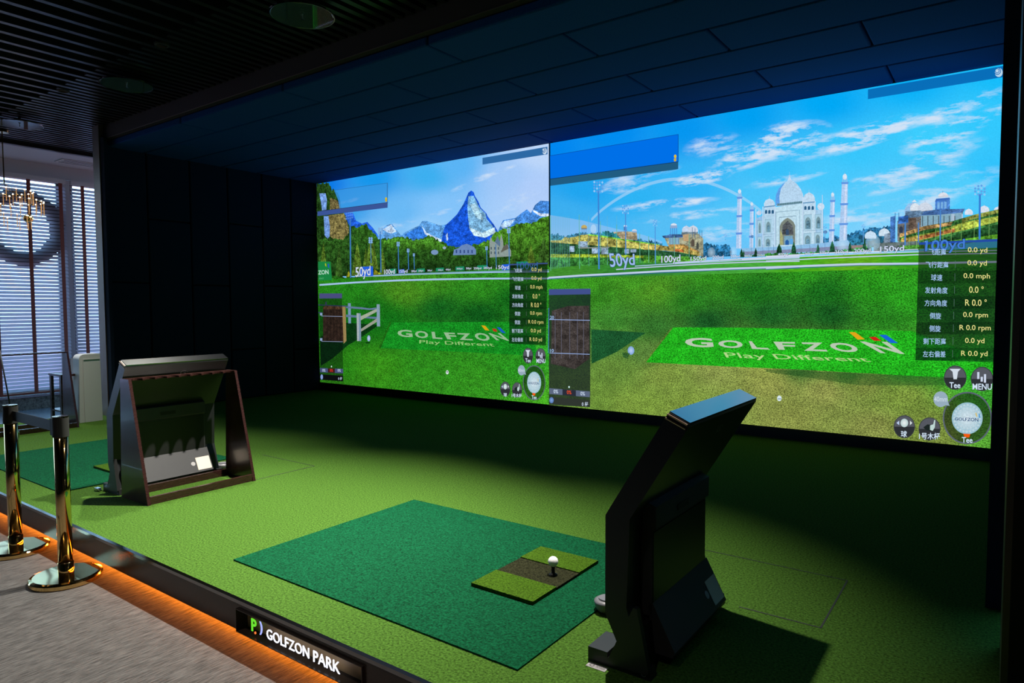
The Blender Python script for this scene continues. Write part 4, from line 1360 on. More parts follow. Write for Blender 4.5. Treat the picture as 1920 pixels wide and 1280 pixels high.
# logo carpet on the range
D.fr = R5
D.poly([(760, 470), (965, 215), (985, 205), (800, 472)], (90, 120, 50), 'grass')
D.poly([(985, 205), (1500, 207), (2770, 232), (3420, 480), (3420, 600), (2800, 570), (1900, 520), (1400, 500), (780, 468)], (35, 172, 30), 'grass')
GW = (185, 200, 178)
D.text('G', (1060, 283), (1275, 285), (1290, 356), (1085, 352), GW, 0.03)
D.text('O', (1310, 302), (1495, 302), (1515, 362), (1335, 358), GW, 0.03)
D.text('L', (1550, 308), (1615, 309), (1710, 372), (1575, 366), GW, 0.03)
D.text('F', (1735, 312), (1895, 315), (1900, 376), (1775, 372), GW, 0.03)
D.fr = R6
D.text('Z', (252, 317), (420, 319), (468, 386), (285, 380), GW, 0.03)
D.text('O', (445, 319), (640, 321), (715, 392), (525, 388), GW, 0.03)
D.text('N', (700, 310), (905, 313), (1035, 404), (855, 397), GW, 0.03)
D.poly([(618, 240), (665, 240), (738, 294), (684, 296)], (225, 165, 25))
D.poly([(768, 277), (818, 275), (860, 305), (806, 304)], (205, 30, 25))
D.poly([(842, 260), (895, 260), (985, 322), (930, 322)], (25, 100, 215))
D.text('Play Different', (-320, 392), (735, 428), (805, 474), (-290, 444), (180, 215, 140), 0.004)
D.poly([(0, 520), (640, 548), (1330, 578), (1330, 640), (700, 640), (300, 580), (0, 540)], (35, 85, 35, 0.6), 'veil')
D.fr = R5
D.ell(668, 380, 25, 32, (190, 210, 240), edge=(120, 160, 215))
D.poly([(600, 395), (660, 400), (640, 440), (610, 430)], (50, 95, 45), 'grass')
# floodlight masts, range posts
for fr, x, y0, y1, w_, c_, hw, hh in ((R3, 432, 100, 688, 11, (60, 130, 210), 40, 45), (R3, 634, 270, 580, 7, (75, 140, 215), 27, 35), (R3, 855, 370, 648, 7, (80, 150, 220), 17, 26), (R4, 1586, 130, 465, 14, (55, 125, 210), 46, 42), (R4, 725, 400, 500, 6, (90, 150, 210), 14, 16), (R4, 440, 405, 520, 5, (110, 160, 215), 14, 12), (R3, 1380, 465, 470, 5, (60, 130, 210), 13, 13)):
    D.fr = fr
    D.line([(x, y0), (x, y1)], w_, c_)
    for j in range(4):
        for i in range(4):
            D.ell(x - hw + (i + 0.5) * hw / 2, y0 - 30 - hh + (j + 0.5) * hh / 2 + (i % 2) * 3, hw * 0.19, hh * 0.2, (95, 160, 230) if (i + j) % 3 else (150, 200, 245), n=8)
D.fr = R3
for q in range(17):
    x = 72 + q * 13 if q < 12 else 290 + (q - 12) * 70
    D.line([(x, 290), (x, 690 - q * 2)], 1.6, (110, 180, 190))
for x, y0, y1 in ((74, 290, 700), (290, 280, 685), (448, 330, 560), (570, 355, 560), (742, 420, 640), (808, 440, 640), (1000, 440, 600), (1110, 430, 600)):
    D.line([(x, y0), (x, y1)], 4, (100, 180, 150))
# distance numbers
SH = (35, 65, 120)
NW = (212, 222, 242)
D.text('50yd', (505, 568), (700, 572), (706, 682), (528, 706), (160, 190, 240), 0.012, (3, SH))
for s_, x0, y0, x1, y1, dy in (('100yd', 902, 590, 1044, 658, -12), ('150yd', 1120, 596, 1238, 636, -8), ('200yd', 1282, 588, 1366, 624, -6), ('250yd', 1418, 584, 1490, 610, -4), ('300yd', 1520, 582, 1576, 604, -3), ('350yd', 1615, 576, 1672, 600, -2), ('400yd', 1772, 568, 1846, 594, -2)):
    D.tbox(s_, x0, y0, x1, y1, NW, dy, 0.012, (2.2, SH))
D.fr = R4
for s_, x0, y0, x1, y1, dy in (('350yd', 292, 566, 352, 586, -2), ('300yd', 400, 556, 470, 580, -2), ('250yd', 515, 548, 612, 582, -3), ('200yd', 655, 538, 780, 578, -6), ('150yd', 850, 520, 1028, 578, -12)):
    D.tbox(s_, x0, y0, x1, y1, NW, dy, 0.012, (2.2, SH))
D.text('100yd', (1180, 480), (1478, 465), (1478, 552), (1180, 582), (125, 165, 225), 0.012, (3, SH))
TOPR = D.d + 0.001
D.build('picture', scrR)


def f_(D):
    D.fr = R1
    D.poly([(78, 762), (1035, 605), (1035, 808), (78, 932)], (0, 112, 232))
    D.line([(78, 762), (1035, 605)], 4, (10, 80, 170))
    D.line([(1033, 606), (1030, 862)], 4, (10, 80, 160))
    D.poly([(78, 934), (1032, 808), (1030, 862), (1015, 866), (78, 985)], (32, 92, 130))
    D.line([(78, 934), (1032, 808)], 4, (15, 50, 90))
    D.ell(1010, 768, 9, 13, (235, 200, 20))
    D.poly([(1000, 785), (1018, 782), (1016, 804), (1002, 806)], (215, 180, 40))


panel(HR, scrR, 'name_bar', f_)


def f_(D):
    D.fr = R2
    D.poly([(757, 278), (1754, 108), (1754, 190), (757, 349)], (8, 110, 185))
    D.ell(1718, 156, 29, 33, (185, 215, 235))
    D.ell(1708, 146, 26, 28, (8, 110, 185), inner=0.78)
    D.ell(1706, 144, 17, 18, (8, 110, 185), inner=0.70)


panel(HR, scrR, 'signal_bar', f_)


def f_(D):
    D.fr = R4
    D.poly([(1138, 490), (1726, 464), (1704, 1384), (1116, 1370)], (10, 26, 22, 0.74), 'veil')
    D.poly([(1140, 490), (1726, 464), (1726, 482), (1140, 508)], (35, 75, 165))
    D.text('100yd', (1190, 476), (1478, 462), (1478, 560), (1182, 580), (68, 128, 215), 0.008)
    for i, (a, v) in enumerate(ROWS):
        yl = 560 + i * 95.3
        yr = 550 + i * 96.6
        xl, xr = 1276 - i * 2.6, 1572 - i * 2.3
        if i % 2 == 0 and i:
            D.poly([(1134 - i * 2, yl - 46), (1722 - 2 * i, yr - 46), (1720 - 2 * i, yr + 46), (1132 - i * 2, yl + 46)], (5, 10, 12, 0.40), 'veil')
        n = len(a)
        D.tbox(a, xl - n * 21, yl - 24, xl + n * 21, yl + 24, (170, 205, 250), 2, 0.006)
        D.line([(1410 - i * 2.2, yl - 30), (1410 - i * 2.2, yl + 26)], 3, (85, 115, 105))
        wv = {'0.0 yd': 72, '0.0 mph': 98, '0.0 °': 54, 'R 0.0 °': 80, '0.0 rpm': 92, 'R 0.0 rpm': 116, 'R 0.0 yd': 98}[v]
        D.tbox(v, xr - wv, yr - 25, xr + wv, yr + 25, (230, 222, 140), 3, 0.006)



panel(HR, scrR, 'data_table', f_)


def f_(D):
    D.fr = R5
    D.poly([(60, -82), (372, -86), (362, 808), (52, 790)], (24, 34, 38, 0.86), 'veil')
    D.poly([(60, -82), (372, -86), (371, -44), (60, -38)], (65, 80, 140))
    D.poly([(80, 80), (200, 45), (360, 42), (360, 440), (250, 520), (70, 480)], (62, 56, 54), 'rock')
    for q in (105, 152, 215, 272, 318):
        D.line([(q, 90), (q - 3, 440)], 4, (95, 95, 110))
    D.line([(60, 146), (366, 152)], 5, (150, 175, 225))
    D.line([(60, 398), (362, 408)], 5, (150, 175, 225))
    D.line([(58, 60), (52, 400)], 4, (70, 110, 200))
    D.tbox('20', 66, 118, 96, 142, (160, 195, 240), 0)
    D.tbox('10', 64, 368, 92, 392, (160, 195, 240), 0)
    D.poly([(56, 664), (362, 688), (360, 732), (56, 708)], (92, 104, 128))
    D.poly([(155, 672), (256, 680), (256, 724), (155, 716)], (42, 46, 58))
    for s_, x, y, c_ in (('0%', 88, 674, (205, 222, 240)), ('0%', 188, 680, (235, 80, 30)), ('0%', 290, 690, (205, 222, 240))):
        D.tbox(s_, x, y, x + 34, y + 28, c_, 2)
    D.ell(205, 655, 6, 8, (200, 230, 230))
    D.poly([(54, 728), (362, 756), (360, 806), (54, 780)], (48, 54, 48))
    D.ell(72, 755, 17, 23, (130, 165, 215), edge=(80, 115, 175))
    D.tbox('0 杆', 300, 766, 348, 800, (205, 220, 240), 2)


panel(HR, scrR, 'putting_panel', f_)
icon_button(HR, scrR, R6, 1413, 580, 85, 92, 'Tee', (1370, 614, 1452, 658), 'tee')
icon_button(HR, scrR, R6, 1612, 590, 84, 92, 'MENU', (1542, 624, 1686, 670), 'menu')
icon_button(HR, scrR, R6, 1036, 950, 80, 87, '球', (1010, 980, 1056, 1028), 'ball')
icon_button(HR, scrR, R6, 1224, 966, 82, 87, '1号木杆', (1146, 994, 1302, 1046), 'club')
dial(HR, scrR, R6, 1505, 884, 183, 197, 1504, 886, 115, 120, 1, (1306, 742, 54, 59, '40mm'))


def f_(D):
    D.fr = R6
    D.ell(102, 738, 17, 21, (215, 232, 238))
    D.line([(90, 742), (116, 742)], 5, (50, 95, 110))


panel(HR, scrR, 'aim_marker', f_)

# thin frame joint between the two screens
bm = bmesh.new()
box(bm, SW - 0.004, SW + 0.004, -0.02, 0.0, 0.1, 2.8)
struct(mesh_obj('trim_13', bm, M['rubber']))


# ------------------------------------------------------------------ hitting mats, tee strips, ball
def hitting_mat(x0, label):
    bm = bmesh.new()
    box(bm, x0, x0 + 1.56, -4.245, -3.105, 0.0003, 0.006)
    return tag(mesh_obj('hitting_mat', bm, M['turf_mat']), label, 'mat', 'hitting mats on the turf platform')


def tee_mat(x0, label):
    t = thing('tee_mat', label, 'mat', (x0, -3.85, 0.0063), 'tee mats on the hitting mats')
    for nm, y0, y1, mt in (('green_strip', 0.0, 0.165, 'turf_tee'), ('brown_strip', 0.165, 0.342, 'turf_rough'), ('green_strip', 0.342, 0.505, 'turf_tee')):
        bm = bmesh.new()
        h = 0.014 if mt == 'turf_tee' else 0.010
        box(bm, 0, 0.30, y0, y1, 0, h)
        mesh_obj(nm, bm, M[mt], t, bevel=0.005)
    return t


hitting_mat(4.826, 'dark teal hitting mat in front of the right kiosk, ball and tee on it')
hitting_mat(1.38, 'dark teal hitting mat behind the left kiosk and the gold posts')
tee_mat(5.873, 'small green and brown striped tee mat with a golf ball standing on it')
tee_mat(2.43, 'small green and brown striped tee mat, empty, half hidden by the left kiosk')

bm = bmesh.new()
lathe(bm, [(0.0, 0), (0.018, 0.0), (0.019, 0.003), (0.010, 0.006), (0.0075, 0.012), (0.007, 0.030), (0.0105, 0.036), (0.0095, 0.038), (0.0, 0.034)], seg=20)
tee = mesh_obj('golf_tee', bm, M['rubber'], smooth=True)
tee.location = (6.092, -3.582, 0.0155)
tag(tee, 'black rubber tee holding up the golf ball on the brown strip', 'golf tee')
bm = bmesh.new()
bmesh.ops.create_icosphere(bm, subdivisions=5, radius=0.02134)
dim = []
for i in range(220):
    z = 1 - 2 * (i + 0.5) / 220
    r = math.sqrt(1 - z * z)
    a = PI * (1 + 5 ** 0.5) * i
    dim.append((r * math.cos(a), r * math.sin(a), z))
dim = np.array(dim)
for v in bm.verts:
    n = v.co.normalized()
    c_ = float((dim @ np.array(n)).max())
    ang = math.acos(min(1, c_))
    if ang < 0.10:
        v.co = n * (0.02134 - 0.0005 * (1 - (ang / 0.10) ** 2))
gb = mesh_obj('golf_ball', bm, M['ball'], smooth=True)
gb.location = (6.092, -3.582, 0.0155 + 0.0345 + 0.0215)
tag(gb, 'white dimpled golf ball sitting on the black tee', 'golf ball')

# cut lines of the floor plates in the turf
bm = bmesh.new()
for ox in (0.0, -3.44):
    box(bm, 6.80 + ox, 7.085 + ox, -3.403, -3.397, 0.0002, 0.001)
    box(bm, 7.081 + ox, 7.087 + ox, -3.40, -2.90, 0.0002, 0.001)
    box(bm, 6.45 + ox, 7.085 + ox, -2.903, -2.898, 0.0002, 0.001)
struct(mesh_obj('trim_14', bm, M['rubber']))


# ------------------------------------------------------------------ touch-screen kiosk
def make_kiosk(label):
    t = thing('touch_kiosk', label, 'kiosk', (6.66, -3.725, 0.0), 'kiosks facing the hitting mats')
    X0 = 6.66
    pr = [(6.655, 0.012), (6.625, 0.085), (6.585, 0.165), (6.585, 0.477), (6.788, 0.813), (6.795, 0.815), (6.851, 0.787), (6.851, 0.778), (6.668, 0.478), (6.658, 0.20), (6.715, 0.012)]
    prof = [(x - X0, z) for x, z in pr]
    bm = bmesh.new()
    prism(bm, prof, -0.325, 0.325)
    mesh_obj('shell', bm, M['blackside'], t, bevel=0.006)
    # touch screen set in the slanted front of the head
    bm = bmesh.new()
    a, c_ = Vector((6.588 - X0, 0, 0.49)), Vector((6.782 - X0, 0, 0.812))
    nrm = Vector((-(c_ - a).z, 0, (c_ - a).x)).normalized() * 0.003
    vs = [a + Vector((0, -0.29, 0)) + nrm, a + Vector((0, 0.29, 0)) + nrm, c_ + Vector((0, 0.29, 0)) + nrm, c_ + Vector((0, -0.29, 0)) + nrm]
    lo = [v - nrm * 2.2 for v in vs]
    V1 = [bm.verts.new(v) for v in vs]
    V2 = [bm.verts.new(v) for v in lo]
    bm.faces.new(V1)
    bm.faces.new(V2[::-1])
    for i in range(4):
        bm.faces.new((V1[i], V2[i], V2[(i + 1) % 4], V1[(i + 1) % 4]))
    mesh_obj('touch_screen', bm, M['glassb'], t)
    # metal cap along the top edge of the head
    bm = bmesh.new()
    prism(bm, [(x - X0, z) for x, z in ((6.790, 0.8165), (6.7915, 0.8195), (6.853, 0.7915), (6.852, 0.786))], -0.318, 0.325)
    mesh_obj('top_cap', bm, M['cap'], t)
    # copper trims on the near top corner
    bm = bmesh.new()
    for dd in (0.0, -0.012):
        p0 = Vector((6.787 - X0 + dd * 0.5, -0.3265 , 0.812 + dd))
        p1 = Vector((6.848 - X0 + dd * 0.5, -0.3265, 0.785 + dd))
        tube(bm, p0, p1, 0.0028, 8)
    mesh_obj('copper_trim', bm, M['copper'], t)
    # rear service box with ridge
    bm = bmesh.new()
    prism(bm, [(x - X0, z) for x, z in ((6.655, 0.15), (6.655, 0.47), (6.672, 0.515), (6.712, 0.50), (6.712, 0.43), (6.700, 0.42), (6.700, 0.185), (6.70, 0.15))], -0.232, 0.235)
    sb = mesh_obj('service_box', bm, M['skirt'], t, bevel=0.004)
    bm = bmesh.new()
    prism(bm, [(x - X0, z) for x, z in ((6.695, 0.19), (6.7025, 0.19), (6.7025, 0.415), (6.695, 0.415))], -0.225, 0.228)
    mesh_obj('cover_plate', bm, M['black'], sb)
    bm = bmesh.new()
    box(bm, 6.711 - X0, 6.7145 - X0, -0.06, 0.035, 0.447, 0.468)
    mesh_obj('lock_plate', bm, M['rubber'], sb)
    # flared skirt
    bm = bmesh.new()
    prism(bm, [(x - X0, z) for x, z in ((6.69, 0.185), (6.703, 0.192), (6.778, 0.052), (6.772, 0.035), (6.70, 0.035))], -0.232, 0.245)
    sk = mesh_obj('skirt', bm, M['skirt'], t, bevel=0.003)

    def on_skirt(u, y, up=0.0015):
        p = Vector((6.703, 0, 0.192)).lerp(Vector((6.778, 0, 0.052)), u)
        n = Vector((0.14, 0, 0.075)).normalized()
        return Vector((p.x - X0, y, p.z)) + n * up

    bm = bmesh.new()
    q = [on_skirt(0.38, 0.145), on_skirt(0.38, 0.238), on_skirt(0.92, 0.238), on_skirt(0.92, 0.145)]
    A = [bm.verts.new(v) for v in q]
    Bq = [bm.verts.new(v - Vector((0.0014, 0, 0.0007))) for v in q]
    bm.faces.new(A)
    bm.faces.new(Bq[::-1])
    for i in range(4):
        bm.faces.new((A[i], Bq[i], Bq[(i + 1) % 4], A[(i + 1) % 4]))
    mesh_obj('rating_label', bm, M['label'], sk)['label'] = 'pale paper rating label on the skirt'
    bm = bmesh.new()
    n_ = 20
    c0 = on_skirt(0.62, 0.122)
    e1 = (on_skirt(1, 0) - on_skirt(0, 0)).normalized()
    ring = [bm.verts.new(c0 + e1 * 0.014 * math.cos(2 * PI * i / n_) + Vector((0, 0.014 * math.sin(2 * PI * i / n_), 0))) for i in range(n_)]
    low = [bm.verts.new(v.co - Vector((0.0014, 0, 0.0007))) for v in ring]
    bm.faces.new(ring)
    for i in range(n_):
        bm.faces.new((ring[i], low[i], low[(i + 1) % n_], ring[(i + 1) % n_]))
    mesh_obj('round_sticker', bm, M['print'], sk)
    # two floor rails with front feet
    for s_ in (-1, 1):
        bm = bmesh.new()
        y0, y1 = (-0.335, -0.295) if s_ < 0 else (0.295, 0.335)
        prism(bm, [(x - X0, z) for x, z in ((6.56, 0.0), (6.56, 0.03), (6.74, 0.034), (6.745, 0.0))], y0, y1)
        rl = mesh_obj('floor_rail', bm, M['black'], t, bevel=0.003)
        bm = bmesh.new()
        yy0, yy1 = (-0.335, -0.215) if s_ < 0 else (0.215, 0.335)
        box(bm, 6.530 - X0, 6.598 - X0, yy0, yy1, 0.0, 0.046)
        mesh_obj('front_foot', bm, M['blackside'], rl, bevel=0.004)
        if s_ > 0:
            continue
        bm = bmesh.new()
        ya, yb_ = (-0.345, -0.325)
        prism(bm, [(x - X0, z) for x, z in ((6.600, 0.02), (6.690, 0.215), (6.702, 0.215), (6.742, 0.03), (6.735, 0.02))], ya, yb_)
        mesh_obj('side_brace', bm, M['black'], rl, bevel=0.002)
    # body core between shell and rails
    bm = bmesh.new()
    prism(bm, [(x - X0, z) for x, z in ((6.61, 0.012), (6.62, 0.12), (6.70, 0.14), (6.715, 0.012))], -0.30, 0.30)
    mesh_obj('plinth', bm, M['black'], t, bevel=0.004)
    # mark on the back of the head, power symbol on the rail
    a, c_ = Vector((6.851 - X0, 0, 0.778)), Vector((6.668 - X0, 0, 0.478))
    dd = (c_ - a).normalized()
    nn = Vector((-dd.z, 0, dd.x)) * -1
    if nn.x < 0:
        nn = -nn
    bm = bmesh.new()
    v, f = text_mesh('G:', 0.0)
    V = [bm.verts.new(a + dd * (0.055 + 0.03 * (1 - q2)) + Vector((0, 0.02 + 0.05 * p2, 0)) + nn * 0.0012) for p2, q2 in v]
    for fc in f:
        try:
            bm.faces.new([V[i] for i in fc])
        except ValueError:
            pass
    mesh_obj('head_mark', bm, M['print'], t)
    bm = bmesh.new()
    n_ = 18
    for k in range(n_ - 3):
        t0, t1 = PI * 0.5 + 0.45 + 2 * PI * k / n_ * 0.95, PI * 0.5 + 0.45 + 2 * PI * (k + 1) / n_ * 0.95
        pts = [(r * math.cos(tt), r * math.sin(tt)) for r, tt in ((0.0065, t0), (0.0065, t1), (0.0085, t1), (0.0085, t0))]
        bm.faces.new([bm.verts.new((6.722 - X0 + p, -0.3365, 0.017 + q2)) for p, q2 in pts])
    bm.faces.new([bm.verts.new((6.722 - X0 + p, -0.3365, 0.017 + q2)) for p, q2 in ((-0.001, 0.001), (0.001, 0.001), (0.001, 0.009), (-0.001, 0.009))])
    bm.faces.new([bm.verts.new((6.700 - X0 + p, -0.3365, 0.017 + q2)) for p, q2 in ((-0.006, -0.002), (0.006, -0.002), (0.006, 0.002), (-0.006, 0.002))])
    mesh_obj('power_symbol', bm, M['print'], t)
    return t


k1 = make_kiosk('black touch kiosk standing alone beside the striped tee mat, its back to us')
k2 = copy_tree(k1)
k2.location = (6.66 - 3.44, -3.725, 0.0)
k2['label'] = 'black touch kiosk standing behind the dark wooden club rack'

# grey floor switch by each kiosk
bm = bmesh.new()
lathe(bm, [(0.0, 0.0), (0.035, 0.0), (0.042, 0.012), (0.047, 0.03), (0.046, 0.036), (0.036, 0.041), (0.0, 0.042)], seg=32)
fs = mesh_obj('foot_switch', bm, M['greyp'], smooth=True)
fs.location = (6.415, -3.72, 0.0062)
bm = bmesh.new()
lathe(bm, [(0.0, 0.042), (0.03, 0.042), (0.03, 0.046), (0.0, 0.047)], seg=28)
mesh_obj('push_button', bm, M['greyp'], fs)
tag(fs, 'round grey foot switch on the teal mat, half hidden by the right kiosk', 'switch')
fs2 = copy_tree(fs)
fs2.location = (3.19, -3.325, 0.0)
tag(fs2, 'small pale foot switch beside the foot of the left kiosk', 'switch')
bm = bmesh.new()
box(bm, 6.54, 6.607, -4.094, -4.068, 0.0004, 0.0012)
lb = mesh_obj('floor_label', bm, M['tag'])
bm = bmesh.new()
v, f = text_mesh('POWER', 0.0)
V = [bm.verts.new((6.572 + 0.030 * a, -4.088 + 0.012 * c_, 0.0015)) for a, c_ in v]
for fc in f:
    bm.faces.new([V[i] for i in fc])
for k in range(15):
    t0, t1 = PI * 0.5 + 0.45 + 2 * PI * k / 18, PI * 0.5 + 0.45 + 2 * PI * (k + 1) / 18
    bm.faces.new([bm.verts.new((6.556 + r * math.cos(tt), -4.081 + r * math.sin(tt), 0.0015)) for r, tt in ((0.0055, t0), (0.0055, t1), (0.008, t1), (0.008, t0))])
mesh_obj('lettering', bm, M['black'], lb)
tag(lb, 'small white label with a power symbol stuck on the turf by the kiosk foot', 'label')
# small chrome plug by the left kiosk's foot
bm = bmesh.new()
box(bm, 3.055, 3.095, -4.10, -4.075, 0.0004, 0.018)
box(bm, 3.095, 3.115, -4.095, -4.080, 0.004, 0.013)
tag(mesh_obj('connector_plug', bm, M['chrome'], bevel=0.003), 'small shiny metal plug on the turf by the foot of the left kiosk', 'plug')


# ------------------------------------------------------------------ club racks
def make_rack(label):
    X0, Y0 = 3.5, -3.722
    t = thing('club_rack', label, 'rack', (X0, Y0, 0.0), 'wooden club racks')
    for s_ in (-1, 1):
        bm = bmesh.new()
        ya, yb_ = (-0.343, -0.325) if s_ < 0 else (0.325, 0.343)
        prism(bm, [(x - X0, z) for x, z in ((3.345, 0.0), (3.375, 0.712), (3.478, 0.712), (3.665, 0.0))], ya, yb_)
        mesh_obj('side_panel', bm, M['wood'], t, bevel=0.002)
    for x in (3.636, 3.360):
        bm = bmesh.new()
        box(bm, x - X0, x + 0.02 - X0, -0.325, 0.325, 0.0, 0.044)
        mesh_obj('bottom_rail', bm, M['wood'], t, bevel=0.002)
    # top bar with scalloped club notches along the rear edge
    bm = bmesh.new()
    n = 9
    pts = [(3.378 - X0, 0.325), (3.378 - X0, -0.325)]
    for k in range(n):
        y = -0.325 + (k + 0.5) * 0.65 / n
        for i in range(9):
            a = PI * i / 8
            pts.append((3.474 - X0 - 0.034 * math.sin(a), y - 0.029 * math.cos(a)))
    lo = [bm.verts.new((x, y, 0.700)) for x, y in pts]
    hi = [bm.verts.new((x, y, 0.712)) for x, y in pts]
    bm.faces.new(hi)
    bm.faces.new(lo[::-1])
    for i in range(len(pts)):
        j = (i + 1) % len(pts)
        bm.faces.new((lo[i], lo[j], hi[j], hi[i]))
    mesh_obj('notched_bar', bm, M['wood'], t)
    return t


r1 = make_rack('empty dark mahogany club rack standing in front of the left kiosk')
r2 = copy_tree(r1)
r2.location = (3.5 - 3.15, -3.722 + 0.18, 0.0)
r2['label'] = 'dark club rack by the window blinds, cut off by the left edge'
# small side stand behind the far rack
st = thing('side_stand', 'small dark wooden stand seen through the far club rack', 'stand', (-0.1, -3.14, 0.0))
for y in (-0.06, 0.10):
    bm = bmesh.new()
    box(bm, -0.02, 0.02, y - 0.012, y + 0.012, 0.0, 0.46)
    mesh_obj('leg', bm, M['wood'], st)
    bm = bmesh.new()
    box(bm, 0.22, 0.26, y - 0.012, y + 0.012, 0.0, 0.46)
    mesh_obj('leg', bm, M['wood'], st)
bm = bmesh.new()
box(bm, -0.03, 0.27, -0.075, 0.115, 0.46, 0.48)
mesh_obj('top_board', bm, M['wood'], st, bevel=0.003)
bm = bmesh.new()
box(bm, -0.02, 0.26, -0.07, 0.11, 0.11, 0.125)
mesh_obj('shelf', bm, M['wood'], st, bevel=0.003)

# golf club resting in the far rack
gc = thing('golf_club', 'golf club with black shaft leaning on the far club rack at the left edge', 'golf club', (0.60, -3.74, 0.0))
CA, CB = Vector((0.0, 0.0, 0.055)), Vector((-0.262, -0.03, 0.93))
bm = bmesh.new()
tube(bm, CA, CB, 0.0055, 10, 0.0065)
mesh_obj('shaft', bm, M['black'], gc, smooth=True)
bm = bmesh.new()
dcl = (CB - CA).normalized()
tube(bm, CA + dcl * 0.74, CB + dcl * 0.02, 0.010, 12, 0.0125)
mesh_obj('grip', bm, M['rubber'], gc, smooth=True)
bm = bmesh.new()
tube(bm, CA - dcl * 0.005, CA + dcl * 0.07, 0.0075, 12)
box(bm, CA.x - 0.004, CA.x + 0.075, CA.y - 0.009, CA.y + 0.009, 0.004, 0.055)
mesh_obj('club_head', bm, M['chrome'], gc, bevel=0.003)

# white partition and window-side things
bm = bmesh.new()
prof = [(-0.095, 0.0), (-0.082, 0.55)]
for i in range(8):
    a = PI - PI / 2 * i / 7
    prof.append((-0.037 + 0.045 * math.cos(a), 0.625 + 0.048 * math.sin(a)))
prof += [(0.11, 0.675), (0.115, 0.0)]
A = [bm.verts.new((0.0, y, z)) for y, z in prof]
B = [bm.verts.new((-0.14, y, z)) for y, z in prof]
bm.faces.new(A)
bm.faces.new(B[::-1])
for i in range(len(prof)):
    j = (i + 1) % len(prof)
    bm.faces.new((A[i], B[i], B[j], A[j]))
wp = mesh_obj('floor_divider', bm, M['white'], bevel=0.008)
wp.location = (0.265, -3.005, 0.0)
bm = bmesh.new()
box(bm, 0.0005, 0.005, -0.048, -0.042, 0.01, 0.62)
box(bm, 0.0005, 0.005, -0.048, 0.105, 0.62, 0.627)
mesh_obj('raised_rib', bm, M['white'], wp)
tag(wp, 'white plastic divider with a rounded corner standing at the end of the left wall', 'divider')


# ------------------------------------------------------------------ gold stanchions with belt
def stanchion(loc, label):
    t = thing('stanchion', label, 'stanchion', loc, 'gold posts of the belt barrier')
    bm = bmesh.new()
    lathe(bm, [(0.0, 0.0), (0.149, 0.0), (0.152, 0.004), (0.152, 0.020), (0.148, 0.026), (0.135, 0.029), (0.0, 0.031)], seg=64)
    mesh_obj('base', bm, M['gold'], t, smooth=False)
    bm = bmesh.new()
    lathe(bm, [(0.0, 0.03), (0.031, 0.03), (0.031, 0.78), (0.0, 0.78)], seg=36)
    mesh_obj('pole', bm, M['gold'], t, smooth=True)
    bm = bmesh.new()
    lathe(bm, [(0.033, 0.030), (0.033, 0.085), (0.0315, 0.086)], seg=36)
    mesh_obj('foot_collar', bm, M['gold'], t, smooth=True)
    bm = bmesh.new()
    lathe(bm, [(0.0, 0.7801), (0.033, 0.7801), (0.033, 0.787), (0.0, 0.789)], seg=36)
    mesh_obj('cap', bm, M['gold'], t, smooth=False)
    bm = bmesh.new()
    lathe(bm, [(0.0315, 0.690), (0.0345, 0.690), (0.0345, 0.7795), (0.0315, 0.7795)], seg=36)
    mesh_obj('belt_cassette', bm, M['rubber'], t)
    return t


SX = ((3.955, -4.595), (3.295, -4.595))
SX = ((3.975, -4.598), (3.33, -4.598))
s1 = stanchion((SX[0][0], SX[0][1], FZ), 'gold belt post nearer to us, fully in view on the carpet')
s2 = stanchion((SX[1][0], SX[1][1], FZ), 'gold belt post farther left, its base cut by the left edge')
for dx in (-1,):
    bm = bmesh.new()
    box(bm, -0.052, -0.028, -0.026, 0.026, 0.695, 0.775)
    mesh_obj('belt_clip', bm, M['rubber'], s1, bevel=0.003)
bm = bmesh.new()
box(bm, SX[1][0] + 0.0355, SX[0][0] - 0.0530, SX[1][1] - 0.001, SX[1][1] + 0.001, FZ + 0.706, FZ + 0.758)
tag(mesh_obj('barrier_belt', bm, M['belt']), 'black webbing belt stretched between the two gold posts', 'belt')

# ------------------------------------------------------------------ illuminated sign in the riser
SXc, SZc, SY = 5.5715, -0.075, PY + 0.02
sg = thing('light_sign', 'lit GOLFZON PARK sign box on the dark platform edge', 'sign', (SXc, SY, SZc))
bm = bmesh.new()
for a, c, z0, z1 in ((5.211, 5.932, -0.0335, -0.0305), (5.211, 5.932, -0.1215, -0.1185), (5.211, 5.214, -0.1185, -0.0335), (5.929, 5.932, -0.1185, -0.0335)):
    box(bm, a - SXc, c - SXc, -0.030, 0.024, z0 - SZc, z1 - SZc)
mesh_obj('frame', bm, M['riser'], sg)
bm = bmesh.new()
box(bm, 5.2145 - SXc, 5.9285 - SXc, 0.019, 0.0235, -0.118 - SZc, -0.034 - SZc)
mesh_obj('back_panel', bm, M['sign_back'], sg)


def letters(name, s, x0, x1, z0, z1, mat, bold=0.0, y0=-0.013, y1=-0.010):
    v, f = text_mesh(s, bold)
    bm = bmesh.new()
    A = [bm.verts.new((x0 - SXc + (x1 - x0) * a, y0, z0 - SZc + (z1 - z0) * c_)) for a, c_ in v]
    for fc in f:
        bm.faces.new([A[i] for i in fc])
    r = bmesh.ops.extrude_face_region(bm, geom=list(bm.faces))
    for e in r['geom']:
        if isinstance(e, bmesh.types.BMVert):
            e.co.y = y1
    return mesh_obj(name, bm, mat, sg)


